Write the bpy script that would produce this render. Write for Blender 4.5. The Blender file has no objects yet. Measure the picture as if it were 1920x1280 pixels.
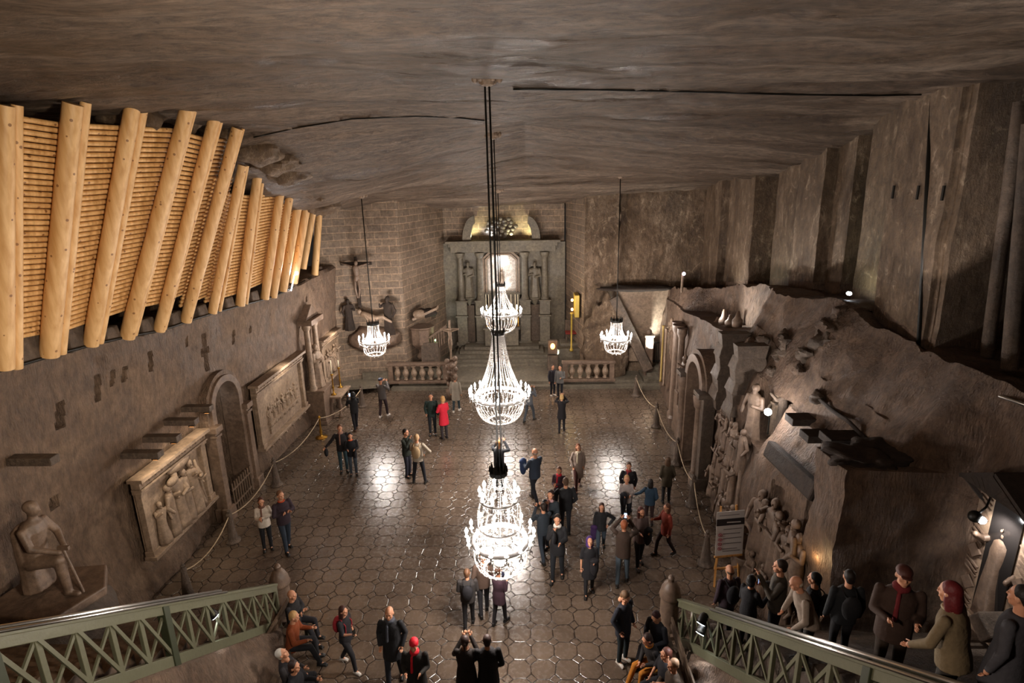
import bpy, math, random
import numpy as np
from mathutils import Vector, Matrix, Euler
PI = math.pi
random.seed(7)
C = bpy.context.scene.collection
scn = bpy.context.scene

# ------------------------------------------------------------------ camera
CH = 9.9
PITCH, YAW, ROLL = math.radians(15.5), math.radians(1.6), math.radians(1.15)
FPX = 1067.0
F_ = np.array([-math.sin(YAW)*math.cos(PITCH), math.cos(YAW)*math.cos(PITCH), -math.sin(PITCH)])
R0 = np.cross(F_, [0, 0, 1]); R0 /= np.linalg.norm(R0); U0 = np.cross(R0, F_)
R_ = R0*math.cos(ROLL) - U0*math.sin(ROLL); U_ = U0*math.cos(ROLL) + R0*math.sin(ROLL)
O_ = np.array([0, 0, CH])
cam_d = bpy.data.cameras.new('camera'); cam = bpy.data.objects.new('camera', cam_d); C.objects.link(cam)
cam.matrix_world = Matrix(((R_[0], U_[0], -F_[0], 0), (R_[1], U_[1], -F_[1], 0), (R_[2], U_[2], -F_[2], CH), (0, 0, 0, 1)))
cam_d.sensor_width = 36; cam_d.lens = FPX/1920*36; cam_d.clip_end = 200; cam_d.clip_start = .05
scn.camera = cam

# survey helpers: a sight line through a photo point met with a plane of the hall
def ray(x, y): return F_ + R_*(x-960)/FPX + U_*(640-y)/FPX
def az(x, y, z=0.0): d = ray(x, y); return O_ + d*((z-CH)/d[2])
def ax(x, y, X): d = ray(x, y); return O_ + d*(X/d[0])
def ay(x, y, Y): d = ray(x, y); return O_ + d*(Y/d[1])
def pix(p): v = np.array(p)-O_; return (960+FPX*(v@R_)/(v@F_), 640-FPX*(v@U_)/(v@F_))

# ------------------------------------------------------------------ world, exposure
w = bpy.data.worlds.new('world'); scn.world = w; w.use_nodes = True
w.node_tree.nodes['Background'].inputs[0].default_value = (.55, .47, .42, 1)
w.node_tree.nodes['Background'].inputs[1].default_value = 0.02
scn.view_settings.view_transform = 'Standard'; scn.view_settings.look = 'None'
scn.view_settings.exposure = 0.5; scn.view_settings.gamma = 1; scn.view_settings.use_curve_mapping = False
try: scn.cycles.use_denoising = True; scn.cycles.sample_clamp_indirect = 4; scn.cycles.caustics_reflective = False; scn.cycles.caustics_refractive = False; scn.cycles.max_bounces = 6
except Exception: pass

def light(name, kind, loc, energy, color=(1, .9, .8), size=.1, target=None, spot=60, blend=.5, parent=None):
    d = bpy.data.lights.new(name, kind); d.energy = energy; d.color = color
    if kind == 'SPOT': d.spot_size = math.radians(spot); d.spot_blend = blend; d.shadow_soft_size = size
    elif kind == 'AREA': d.size = size
    else: d.shadow_soft_size = size
    o = bpy.data.objects.new(name, d); C.objects.link(o)
    o.location = [float(v) for v in loc]
    if target is not None:
        o.rotation_euler = (Vector([float(v) for v in target])-Vector(o.location)).to_track_quat('-Z', 'Y').to_euler()
    if parent is not None:
        o.parent = parent; o.location = Vector(o.location)-Vector(parent.location)
    return o

# added fill floods around the viewer, without housings, brightening timber, ceiling and walls
WARM = (1, .80, .62)
light('landing_fill', 'SPOT', (2.6, 1.6, 9.2), 1900, (1, .82, .60), .25, (-9.2, 11.5, 8.8), 62, .7)
light('landing_fill', 'SPOT', (-1.2, .8, 8.7), 1300, (1, .88, .76), .3, (.5, 11.0, 11.9), 96, 1)
light('landing_fill', 'SPOT', (-2.0, 1.4, 8.2), 520, (1, .80, .66), .3, (8.3, 7.6, 3.4), 42, .8)
light('landing_fill', 'SPOT', (1.0, 1.8, 8.2), 1300, (1, .84, .68), .3, (-9.5, 10.0, 3.6), 84, 1)
light('ceiling_fill', 'SPOT', (5.8, 7.2, 8.3), 260, (1, .93, .85), .15, (5.0, 7.6, 11.6), 116, .9)

# ------------------------------------------------------------------ materials
def lin(c):
    if isinstance(c, str): c = [int(c[i:i+2], 16)/255 for i in (0, 2, 4)]
    return tuple(((v+.055)/1.055)**2.4 if v > .04045 else v/12.92 for v in c)+(1,)
MATS = {}
def nt_new(name):
    m = bpy.data.materials.new(name); m.use_nodes = True
    nt = m.node_tree; return m, nt, nt.nodes['Principled BSDF']
def N(nt, t, **kw):
    n = nt.nodes.new(t)
    for k, v in kw.items():
        if k.startswith('i_'): n.inputs[k[2:].replace('_', ' ')].default_value = v
        else: setattr(n, k, v)
    return n
def M_(nt, op, a, b=None, c=None):
    n = nt.nodes.new('ShaderNodeMath'); n.operation = op
    for i, v in enumerate((a, b, c)):
        if v is None: continue
        if isinstance(v, (int, float)): n.inputs[i].default_value = v
        else: nt.links.new(v, n.inputs[i])
    return n.outputs[0]
def plain(name, col, rough=.7, metal=0, bump=0, bscale=30, spec=.4, var=.15):
    key = ('p', name, col if isinstance(col, str) else tuple(col), rough, metal, bump, bscale, var)
    if key in MATS: return MATS[key]
    m, nt, b = nt_new(name); L = nt.links.new
    b.inputs['Roughness'].default_value = rough; b.inputs['Metallic'].default_value = metal
    b.inputs['Specular IOR Level'].default_value = spec
    tc = N(nt, 'ShaderNodeTexCoord'); no = N(nt, 'ShaderNodeTexNoise'); no.inputs['Scale'].default_value = bscale; no.inputs['Detail'].default_value = 4
    L(tc.outputs['Object'], no.inputs['Vector'])
    c = lin(col); mx = N(nt, 'ShaderNodeMix', data_type='RGBA')
    mx.inputs['A'].default_value = tuple(v*(1-var) for v in c[:3])+(1,); mx.inputs['B'].default_value = tuple(min(1, v*(1+var)) for v in c[:3])+(1,)
    L(no.outputs['Fac'], mx.inputs['Factor']); L(mx.outputs['Result'], b.inputs['Base Color'])
    if bump:
        bp = N(nt, 'ShaderNodeBump'); bp.inputs['Strength'].default_value = bump; bp.inputs['Distance'].default_value = .02
        L(no.outputs['Fac'], bp.inputs['Height']); L(bp.outputs['Normal'], b.inputs['Normal'])
    MATS[key] = m; return m
def rock(name, c1, c2, c3=None, scale=1.0, stretch=(1, 1, 1), rough=(.55, .9), bump=.6, bdist=.06, brick=None, fine=26, veins=None, carve=None, grain=.4):
    m, nt, b = nt_new(name); L = nt.links.new
    tc = N(nt, 'ShaderNodeTexCoord'); mp = N(nt, 'ShaderNodeMapping'); mp.inputs['Scale'].default_value = [s*scale for s in stretch]
    L(tc.outputs['Object'], mp.inputs['Vector'])
    n1 = N(nt, 'ShaderNodeTexNoise'); n1.inputs['Scale'].default_value = .55; n1.inputs['Detail'].default_value = 8; n1.inputs['Roughness'].default_value = .62; n1.inputs['Distortion'].default_value = .6
    n2 = N(nt, 'ShaderNodeTexNoise'); n2.inputs['Scale'].default_value = fine; n2.inputs['Detail'].default_value = 6; n2.inputs['Roughness'].default_value = .7
    n3 = N(nt, 'ShaderNodeTexNoise'); n3.inputs['Scale'].default_value = 3.2; n3.inputs['Detail'].default_value = 7; n3.inputs['Roughness'].default_value = .65
    L(mp.outputs[0], n1.inputs['Vector']); L(tc.outputs['Object'], n2.inputs['Vector']); L(mp.outputs[0], n3.inputs['Vector'])
    cr = N(nt, 'ShaderNodeValToRGB'); e = cr.color_ramp.elements
    e[0].position = .33; e[0].color = lin(c1); e[1].position = .68; e[1].color = lin(c2)
    if c3: x = e.new(.5); x.color = lin(c3)
    f = M_(nt, 'ADD', M_(nt, 'MULTIPLY', n1.outputs['Fac'], .6), M_(nt, 'MULTIPLY', n3.outputs['Fac'], .4))
    L(f, cr.inputs['Fac'])
    col = cr.outputs['Color']
    h = M_(nt, 'ADD', M_(nt, 'MULTIPLY', n3.outputs['Fac'], 1.0), M_(nt, 'MULTIPLY', n2.outputs['Fac'], .35))
    n4 = N(nt, 'ShaderNodeTexNoise'); n4.inputs['Scale'].default_value = 7; n4.inputs['Detail'].default_value = 10; n4.inputs['Roughness'].default_value = .78
    mp4 = N(nt, 'ShaderNodeMapping'); mp4.inputs['Rotation'].default_value = (.5, .4, .3) if carve else (0, 0, 0); mp4.inputs['Scale'].default_value = (1, 1, .45) if carve else [v**.5 for v in stretch]; L(tc.outputs['Object'], mp4.inputs['Vector']); L(mp4.outputs[0], n4.inputs['Vector'])
    g4 = N(nt, 'ShaderNodeMapRange'); g4.inputs['From Min'].default_value = .34; g4.inputs['From Max'].default_value = .66; g4.inputs['To Min'].default_value = 1-grain; g4.inputs['To Max'].default_value = 1+grain; L(n4.outputs['Fac'], g4.inputs['Value'])
    mg = N(nt, 'ShaderNodeVectorMath', operation='SCALE'); L(col, mg.inputs[0]); L(g4.outputs[0], mg.inputs['Scale']); col = mg.outputs[0]
    h = M_(nt, 'ADD', h, M_(nt, 'MULTIPLY', n4.outputs['Fac'], .9))
    if carve:   # pick marks: rows of short diagonal strokes
        wv = N(nt, 'ShaderNodeTexNoise'); wv.inputs['Scale'].default_value = carve; wv.inputs['Detail'].default_value = 3; wv.inputs['Distortion'].default_value = .4
        mp2 = N(nt, 'ShaderNodeMapping'); mp2.inputs['Rotation'].default_value = (.55, .3, .4); mp2.inputs['Scale'].default_value = (3.2, 3.2, .7); L(tc.outputs['Object'], mp2.inputs['Vector']); L(mp2.outputs[0], wv.inputs['Vector'])
        h = M_(nt, 'ADD', h, M_(nt, 'MULTIPLY', wv.outputs['Fac'], .8))
    if veins:
        v = N(nt, 'ShaderNodeTexNoise'); v.inputs['Scale'].default_value = .9; v.inputs['Detail'].default_value = 9; v.inputs['Distortion'].default_value = 1.6; L(tc.outputs['Object'], v.inputs['Vector'])
        vv = M_(nt, 'SUBTRACT', 1, M_(nt, 'MULTIPLY', M_(nt, 'ABSOLUTE', M_(nt, 'SUBTRACT', v.outputs['Fac'], .5)), 34)); vv = M_(nt, 'MAXIMUM', vv, 0)
        vv = M_(nt, 'MULTIPLY', vv, M_(nt, 'MULTIPLY', M_(nt, 'MAXIMUM', M_(nt, 'MULTIPLY', M_(nt, 'SUBTRACT', n3.outputs['Fac'], .47), 7), 0), .5))
        mx = N(nt, 'ShaderNodeMix', data_type='RGBA'); L(vv, mx.inputs['Factor']); L(col, mx.inputs['A']); mx.inputs['B'].default_value = lin(veins); col = mx.outputs['Result']
    if brick:
        br = N(nt, 'ShaderNodeTexBrick'); br.inputs['Scale'].default_value = 1; br.inputs['Mortar Size'].default_value = .03; br.inputs['Mortar Smooth'].default_value = .5
        br.inputs['Brick Width'].default_value = brick[0]; br.inputs['Row Height'].default_value = brick[1]
        br.inputs['Color1'].default_value = (.8, .8, .8, 1); br.inputs['Color2'].default_value = (1.1, 1.1, 1.1, 1); br.inputs['Mortar'].default_value = (1.6, 1.53, 1.45, 1)
        sx = N(nt, 'ShaderNodeSeparateXYZ'); cb = N(nt, 'ShaderNodeCombineXYZ'); L(tc.outputs['Object'], sx.inputs[0])
        L(M_(nt, 'ADD', sx.outputs[0], M_(nt, 'MULTIPLY', sx.outputs[1], .8)), cb.inputs[0]); L(sx.outputs[2], cb.inputs[1])
        ad = N(nt, 'ShaderNodeVectorMath', operation='ADD'); sc = N(nt, 'ShaderNodeVectorMath', operation='SCALE'); sc.inputs['Scale'].default_value = .06
        L(n3.outputs['Color'], sc.inputs[0]); L(cb.outputs[0], ad.inputs[0]); L(sc.outputs[0], ad.inputs[1]); L(ad.outputs[0], br.inputs['Vector'])
        mx = N(nt, 'ShaderNodeMix', data_type='RGBA', blend_type='MULTIPLY'); mx.inputs['Factor'].default_value = 1; L(col, mx.inputs['A']); L(br.outputs['Color'], mx.inputs['B']); col = mx.outputs['Result']
        h = M_(nt, 'SUBTRACT', h, M_(nt, 'MULTIPLY', br.outputs['Fac'], .5))
    L(col, b.inputs['Base Color'])
    rr = N(nt, 'ShaderNodeMapRange'); rr.inputs['From Min'].default_value = .35; rr.inputs['From Max'].default_value = .65
    rr.inputs['To Min'].default_value = rough[0]; rr.inputs['To Max'].default_value = rough[1]; L(n1.outputs['Fac'], rr.inputs['Value']); L(rr.outputs[0], b.inputs['Roughness'])
    bp = N(nt, 'ShaderNodeBump'); bp.inputs['Strength'].default_value = bump; bp.inputs['Distance'].default_value = bdist
    L(h, bp.inputs['Height']); L(bp.outputs['Normal'], b.inputs['Normal'])
    return m
R_WALL = rock('carved_salt_wall', '5f4b3c', '957c66', '7a6351', rough=(.4, .85), bump=1, bdist=.12, fine=16, carve=9)
R_RIGHT = rock('rough_salt_wall', '5b4739', '957a64', '77604f', rough=(.4, .85), bump=1, bdist=.14, fine=12, carve=7)
R_SLAB = rock('veined_salt_slab', '45362a', '8f7a67', '67533f', rough=(.3, .8), bump=.9, bdist=.1, fine=9, stretch=(1.5, 1.5, .6), veins='b9a58c')
R_CEIL = rock('streaked_salt_ceiling', '42352a', '9a8674', '6a5747', scale=.8, stretch=(.3, 2.2, 1), rough=(.22, .7), bump=1, bdist=.16, fine=7, grain=.6)
R_BRICK = rock('salt_brickwork', '665648', '8a7866', rough=(.5, .9), bump=.5, brick=(.72, .34))
R_ALTAR = rock('grey_green_salt', '524b3f', '7e7464', '675f52', rough=(.4, .8), bump=.35, bdist=.03, scale=2)
R_DARK = rock('dark_salt_block', '40352c', '6d5c4e', rough=(.4, .8), bump=.8, scale=2)
R_PALE = rock('pale_carved_salt', '6e5b4b', '97826e', rough=(.4, .8), bump=.35, bdist=.02, scale=2)
R_STAT = rock('brown_carved_salt', '57463a', '7d6858', rough=(.35, .7), bump=.4, bdist=.02, scale=2)
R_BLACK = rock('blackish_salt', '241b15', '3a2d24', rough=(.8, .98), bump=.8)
def wood(name, c1, c2, rough=.5, knots=True):
    m, nt, b = nt_new(name); L = nt.links.new
    tc = N(nt, 'ShaderNodeTexCoord'); mp = N(nt, 'ShaderNodeMapping'); mp.inputs['Scale'].default_value = (5, 5, .35); L(tc.outputs['Object'], mp.inputs['Vector'])
    n = N(nt, 'ShaderNodeTexNoise'); n.inputs['Scale'].default_value = 2.2; n.inputs['Detail'].default_value = 6; n.inputs['Distortion'].default_value = .15; L(mp.outputs[0], n.inputs['Vector'])
    cr = N(nt, 'ShaderNodeValToRGB'); e = cr.color_ramp.elements; e[0].position = .3; e[0].color = lin(c1); e[1].position = .7; e[1].color = lin(c2); L(n.outputs['Fac'], cr.inputs['Fac'])
    col = cr.outputs['Color']
    if knots:
        v = N(nt, 'ShaderNodeTexVoronoi'); v.inputs['Scale'].default_value = 5; L(tc.outputs['Object'], v.inputs['Vector'])
        k = M_(nt, 'LESS_THAN', v.outputs['Distance'], .13); mx = N(nt, 'ShaderNodeMix', data_type='RGBA'); L(M_(nt, 'MULTIPLY', k, .75), mx.inputs['Factor']); L(col, mx.inputs['A']); mx.inputs['B'].default_value = lin('6b3d1e'); col = mx.outputs['Result']
    L(col, b.inputs['Base Color']); b.inputs['Roughness'].default_value = rough
    bp = N(nt, 'ShaderNodeBump'); bp.inputs['Strength'].default_value = .25; bp.inputs['Distance'].default_value = .01; L(n.outputs['Fac'], bp.inputs['Height']); L(bp.outputs['Normal'], b.inputs['Normal'])
    return m
W_POST = wood('peeled_spruce', 'bf9158', 'e0b883'); W_POLE = wood('spruce_pole', 'bb8b52', 'e8bd82'); W_EASEL = wood('pine_easel', 'b07a3c', 'd09a58')
W_OLD = wood('old_timber', '4a3b2e', '6b5643', .7, False)
P_GREEN = plain('olive_green_paint', '62624e', .38, bump=.15, bscale=14, var=.12)
P_GREEND = plain('dark_green_paint', '353a29', .45, var=.1)
STEEL = plain('worn_steel', 'c9c7c2', .28, 1, var=.1); BRASS = plain('brass', 'c79a45', .3, 1); BLACK = plain('black_metal', '15130f', .45, .3); IRON = plain('wrought_iron', '2a2622', .5, .6)
ROPE = plain('rope', 'a8957c', .8, bump=.4, bscale=60); PAPER = plain('white_board', 'cfc8c2', .5, var=.03)
def emis(name, col, s):
    m, nt, b = nt_new(name); b.inputs['Base Color'].default_value = (0.8, .8, .8, 1); b.inputs['Emission Color'].default_value = lin(col); b.inputs['Emission Strength'].default_value = s; return m
BULB = emis('lit_bulb', 'fff4ee', 14); LED = emis('lit_lamp_lens', 'eaf4ff', 18); CANDLE = emis('orange_glow', 'ff9a30', 2.5); SCREEN = emis('phone_screen', '9fc4ff', 2.0)
def crystal():
    m, nt, b = nt_new('salt_crystal'); b.inputs['Base Color'].default_value = (.45, .43, .41, 1); b.inputs['Roughness'].default_value = .2
    b.inputs['Transmission Weight'].default_value = .3; b.inputs['IOR'].default_value = 1.54
    b.inputs['Subsurface Weight'].default_value = 0
    return m
CRYSTAL = crystal()
def floor_mat():
    m, nt, b = nt_new('octagon_carved_salt_floor'); L = nt.links.new
    tc = N(nt, 'ShaderNodeTexCoord'); n0 = N(nt, 'ShaderNodeTexNoise'); n0.inputs['Scale'].default_value = 2.5; n0.inputs['Detail'].default_value = 3; L(tc.outputs['Object'], n0.inputs['Vector'])
    sx = N(nt, 'ShaderNodeSeparateXYZ'); L(tc.outputs['Object'], sx.inputs[0])
    wob = M_(nt, 'MULTIPLY', M_(nt, 'SUBTRACT', n0.outputs['Fac'], .5), .12)
    u = M_(nt, 'ABSOLUTE', M_(nt, 'SUBTRACT', M_(nt, 'FRACT', M_(nt, 'MULTIPLY', M_(nt, 'ADD', M_(nt, 'ADD', sx.outputs[0], wob), 60), 1/.5)), .5))
    v = M_(nt, 'ABSOLUTE', M_(nt, 'SUBTRACT', M_(nt, 'FRACT', M_(nt, 'MULTIPLY', M_(nt, 'ADD', M_(nt, 'ADD', sx.outputs[1], wob), 60), 1/.5)), .5))
    s = M_(nt, 'ADD', u, v); dg = M_(nt, 'MULTIPLY', M_(nt, 'ABSOLUTE', M_(nt, 'SUBTRACT', s, .74)), .707)
    inside = M_(nt, 'LESS_THAN', s, .74)
    ed = M_(nt, 'ADD', M_(nt, 'SUBTRACT', .5, M_(nt, 'MAXIMUM', u, v)), M_(nt, 'MULTIPLY', M_(nt, 'SUBTRACT', 1, inside), 1))
    d = M_(nt, 'MINIMUM', dg, ed)
    sm = N(nt, 'ShaderNodeMapRange'); sm.interpolation_type = 'SMOOTHSTEP'; sm.inputs['From Min'].default_value = .008; sm.inputs['From Max'].default_value = .04; L(d, sm.inputs['Value'])
    n1 = N(nt, 'ShaderNodeTexNoise'); n1.inputs['Scale'].default_value = .5; n1.inputs['Detail'].default_value = 6; L(tc.outputs['Object'], n1.inputs['Vector'])
    n2 = N(nt, 'ShaderNodeTexNoise'); n2.inputs['Scale'].default_value = 9; n2.inputs['Detail'].default_value = 5; n2.inputs['Roughness'].default_value = .6; L(tc.outputs['Object'], n2.inputs['Vector'])
    cr = N(nt, 'ShaderNodeValToRGB'); e = cr.color_ramp.elements; e[0].position = .3; e[0].color = lin('463a30'); e[1].position = .7; e[1].color = lin('6b5b4d'); L(n1.outputs['Fac'], cr.inputs['Fac'])
    mx = N(nt, 'ShaderNodeMix', data_type='RGBA'); L(sm.outputs[0], mx.inputs['Factor']); mx.inputs['A'].default_value = lin('261d17'); L(cr.outputs['Color'], mx.inputs['B']); L(mx.outputs['Result'], b.inputs['Base Color'])
    rr = N(nt, 'ShaderNodeMapRange'); rr.inputs['From Min'].default_value = .3; rr.inputs['From Max'].default_value = .7; rr.inputs['To Min'].default_value = .14; rr.inputs['To Max'].default_value = .36; b.inputs['Specular IOR Level'].default_value = .8; L(n2.outputs['Fac'], rr.inputs['Value']); L(rr.outputs[0], b.inputs['Roughness'])
    bp = N(nt, 'ShaderNodeBump'); bp.inputs['Strength'].default_value = .4; bp.inputs['Distance'].default_value = .03
    L(M_(nt, 'ADD', sm.outputs[0], M_(nt, 'ADD', M_(nt, 'MULTIPLY', n2.outputs['Fac'], .45), M_(nt, 'MULTIPLY', n0.outputs['Fac'], .6))), bp.inputs['Height']); L(bp.outputs['Normal'], b.inputs['Normal'])
    return m
FLOOR = floor_mat()

# ------------------------------------------------------------------ mesh builder
class MB:
    def __init__(s): s.v = []; s.f = []; s.m = []; s.cm = 0
    def add(s, vs, fs):
        k = len(s.v); s.v += [tuple(map(float, p)) for p in vs]; s.f += [tuple(i+k for i in f) for f in fs]; s.m += [s.cm]*len(fs); return s
    def box(s, c, d, rz=0, M=None, taper=1):
        h = [x/2 for x in d]; P = [(-h[0], -h[1], -h[2]), (h[0], -h[1], -h[2]), (h[0], h[1], -h[2]), (-h[0], h[1], -h[2])]
        P += [(x*taper, y*taper, -z) for x, y, z in P]
        if rz: a, b = math.cos(rz), math.sin(rz); P = [(x*a-y*b, x*b+y*a, z) for x, y, z in P]
        if M is not None: P = [tuple(M @ Vector(p)) for p in P]
        return s.add([(p[0]+c[0], p[1]+c[1], p[2]+c[2]) for p in P], [(0, 3, 2, 1), (4, 5, 6, 7), (0, 1, 5, 4), (1, 2, 6, 5), (2, 3, 7, 6), (3, 0, 4, 7)])
    def bar(s, a, b, wd, ht, up=(0, 0, 1)):
        a, b = Vector(a), Vector(b); d = (b-a); l = d.length; d.normalize(); up = Vector(up); x = d.cross(up)
        if x.length < 1e-4: x = d.cross(Vector((1, 0, 0)))
        x.normalize(); z = x.cross(d)
        P = [p+x*sx*wd/2+z*sz*ht/2 for p in (a, b) for sx, sz in ((-1, -1), (1, -1), (1, 1), (-1, 1))]
        return s.add(P, [(0, 1, 2, 3), (7, 6, 5, 4), (0, 4, 5, 1), (1, 5, 6, 2), (2, 6, 7, 3), (3, 7, 4, 0)])
    def loft(s, rings, cap=True):   # rings: lists of equal length
        n = len(rings[0]); vs = [p for r in rings for p in r]; fs = []
        for i in range(len(rings)-1):
            for j in range(n): fs.append((i*n+j, i*n+(j+1) % n, (i+1)*n+(j+1) % n, (i+1)*n+j))
        if cap: fs.append(tuple(reversed(range(n)))); fs.append(tuple((len(rings)-1)*n+j for j in range(n)))
        return s.add(vs, fs)
    def tube(s, pts, r, n=8, cap=True, jit=0):
        pts = [Vector(tuple(map(float, p))) for p in pts]; rs = r if isinstance(r, (list, tuple)) else [r]*len(pts); rings = []; x = None
        for i, p in enumerate(pts):
            d = (pts[min(i+1, len(pts)-1)]-pts[max(i-1, 0)]).normalized()
            if x is None: x = d.cross(Vector((0, 0, 1)));  x = x if x.length > .05 else d.cross(Vector((1, 0, 0)))
            x = (x-d*x.dot(d)).normalized(); y = d.cross(x)
            rings.append([p+(x*math.cos(2*PI*j/n)+y*math.sin(2*PI*j/n))*rs[i]*(1+jit*(random.random()-.5)) for j in range(n)])
        return s.loft(rings, cap)
    def cap_(s, a, b, ra, rb, n=10, ex=1, ey=1):   # round cone
        a, b = Vector(a), Vector(b); d = (b-a); l = d.length or 1e-3; d = d.normalized() if d.length > 1e-6 else Vector((0, 0, 1))
        pts, rs = [], []
        for k in range(4): t = k/4*PI/2; pts.append(a-d*ra*math.cos(t)); rs.append(max(ra*math.sin(t), .001))
        for k in range(5): t = k/4; pts.append(a.lerp(b, t)); rs.append(ra+(rb-ra)*t)
        for k in range(1, 5): t = k/4*PI/2; pts.append(b+d*rb*math.sin(t)); rs.append(max(rb*math.cos(t), .001))
        return s.tube(pts, rs, n)
    def ell(s, c, r, n=14, k=10, M=None, fn=None):
        rings = []
        for i in range(k+1):
            t = -PI/2+PI*i/k; t = max(min(t, PI/2-.02), -PI/2+.02)
            ring = []
            for j in range(n):
                a = 2*PI*j/n; p = Vector((math.cos(t)*math.cos(a)*r[0], math.cos(t)*math.sin(a)*r[1], math.sin(t)*r[2]))
                if fn: p = fn(p)
                if M is not None: p = M @ p
                ring.append(p+Vector(c))
            rings.append(ring)
        return s.loft(rings)
    def lathe(s, prof, c=(0, 0, 0), n=20, cap=True):   # prof: (r, z)
        return s.loft([[(c[0]+r*math.cos(2*PI*j/n), c[1]+r*math.sin(2*PI*j/n), c[2]+z) for j in range(n)] for r, z in prof], cap)
    def prism(s, poly, org, ux, uz, depth):   # poly in (u, v) plane, extruded along ux x uz
        ux, uz, org = Vector(ux), Vector(uz), Vector(org); dd = ux.cross(uz).normalized()*depth
        P = [org+ux*a+uz*b for a, b in poly]; n = len(P)
        return s.add(P+[p+dd for p in P], [tuple(range(n)), tuple(reversed(range(n, 2*n)))]+[(i, i+n, (i+1) % n+n, (i+1) % n) for i in range(n)])
    def mesh(s, name, mats, org=None, smooth=False):
        me = bpy.data.meshes.new(name); o = org or (0, 0, 0)
        me.from_pydata([(a-o[0], b-o[1], c-o[2]) for a, b, c in s.v], [], s.f)
        for m in (mats if isinstance(mats, (list, tuple)) else [mats]): me.materials.append(m)
        if max(s.m or [0]) > 0: me.polygons.foreach_set('material_index', s.m)
        if smooth: me.polygons.foreach_set('use_smooth', [True]*len(me.polygons))
        me.update(); return me
def obj(name, mb, mat, parent=None, smooth=False, local=False, bevel=0, sharp=False):
    org = (0, 0, 0) if (parent is None or local) else tuple(parent_world(parent))
    me = mb if isinstance(mb, bpy.types.Mesh) else mb.mesh(name, mat, org, smooth)
    o = bpy.data.objects.new(name, me); C.objects.link(o)
    if parent is not None: o.parent = parent
    if smooth and sharp: md = o.modifiers.new('auto', 'EDGE_SPLIT'); md.split_angle = math.radians(40)
    if bevel: md = o.modifiers.new('bevel', 'BEVEL'); md.width = bevel; md.segments = 2; md.limit_method = 'ANGLE'
    return o
def parent_world(p):
    v = Vector((0, 0, 0))
    while p is not None: v += p.location; p = p.parent
    return v
def thing(name, label, cat, loc=(0, 0, 0), rz=0, group=None):
    o = bpy.data.objects.new(name, None); C.objects.link(o); o.empty_display_size = .1
    o.location = [float(v) for v in loc]; o.rotation_euler = (0, 0, rz); o['label'] = label; o['category'] = cat
    if group: o['group'] = group
    return o
def tag(o, label, cat, group=None, kind=None):
    o['label'] = label; o['category'] = cat
    if group: o['group'] = group
    if kind: o['kind'] = kind
    return o
def struct(name, mb, mat, smooth=True, parent=None, **k):
    o = obj(name, mb, mat, parent, smooth, **k); o['kind'] = 'structure'; return o

# lattice noise
def _h(ix, iy, iz):
    n = (ix.astype(np.int64)*374761393+iy.astype(np.int64)*668265263+iz.astype(np.int64)*2147483647) & 0x7fffffff
    n = (n ^ (n >> 13))*1274126177 & 0x7fffffff
    return ((n ^ (n >> 16)) & 0xffff)/65535.
def vn(x, y, z=0):
    x, y, z = np.broadcast_arrays(np.asarray(x, float), np.asarray(y, float), np.asarray(z, float))
    i, j, k = np.floor(x), np.floor(y), np.floor(z); fx, fy, fz = [t*t*(3-2*t) for t in (x-i, y-j, z-k)]
    r = 0
    for a in (0, 1):
        for b in (0, 1):
            for c in (0, 1): r = r+_h(i+a, j+b, k+c)*(fx if a else 1-fx)*(fy if b else 1-fy)*(fz if c else 1-fz)
    return r*2-1
def fbm(x, y, z=0, o=4):
    r = 0; a = 1.
    for q in range(o): r = r+a*vn(x*2**q+q*7.3, y*2**q+q*3.1, z*2**q); a *= .5
    return r
def grid(P):   # P: array (n, m, 3)
    n, m = P.shape[:2]; mb = MB(); mb.v = [tuple(p) for p in P.reshape(-1, 3).tolist()]
    mb.f = [(i*m+j, (i+1)*m+j, (i+1)*m+j+1, i*m+j+1) for i in range(n-1) for j in range(m-1)]; mb.m = [0]*len(mb.f); return mb
def sstep(a, b, x): t = np.clip((x-a)/(b-a), 0, 1); return t*t*(3-2*t)

def ceil_hit(px, py):
    d = ray(px, py); t = 8.0
    for _ in range(60):
        p = O_+d*t; t += (float(CEIL(p[0], p[1]))-p[2])/max(d[2], .12)*.35
        t = min(max(t, 2), 40)
    return O_+d*t
# ------------------------------------------------------------------ the hall
CY = [-5, 6, 11, 15, 17.6, 21, 24.5, 28, 33, 38]; CX = [-13, -9, -7, 0, 8.5, 13]
CZ = np.array([[11.9]*6, [11.6]*6, [11.4, 11.4, 11.45, 11.45, 11.4, 11.3], [10.8, 11.1, 11.4, 11.55, 11.4, 11.2], [9.9, 10.0, 10.35, 11.45, 10.55, 10.5],
               [8.9, 9.1, 9.3, 10.8, 10.0, 9.9], [8.5, 8.7, 9.6, 9.95, 9.95, 9.7], [8.6, 8.8, 9.1, 9.3, 9.5, 9.5], [8.5, 8.6, 8.6, 8.65, 8.9, 9], [8.4, 8.4, 8.4, 8.4, 8.6, 8.6]])
def ceil_z(x, y):
    x, y = np.broadcast_arrays(np.asarray(x, float), np.asarray(y, float)); sh = x.shape; x = x.ravel(); y = y.ravel()
    cols = np.array([np.interp(y, CY, CZ[:, k]) for k in range(6)])
    i = np.clip(np.searchsorted(CX, x)-1, 0, 4); cx = np.array(CX); t = np.clip((x-cx[i])/(cx[i+1]-cx[i]), 0, 1)
    z = cols[i, np.arange(len(x))]*(1-t)+cols[i+1, np.arange(len(x))]*t
    z = z + .13*fbm(x*.22, y*.9, 3, 5)+.05*vn(x*.5, y*3.1, 9)+.03*fbm(x*1.2, y*4, 5, 3)
    return z.reshape(sh)
CEIL = ceil_z
X, Y = np.meshgrid(np.arange(-13, 13.01, .14), np.arange(-5, 38, .12), indexing='ij')
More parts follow.
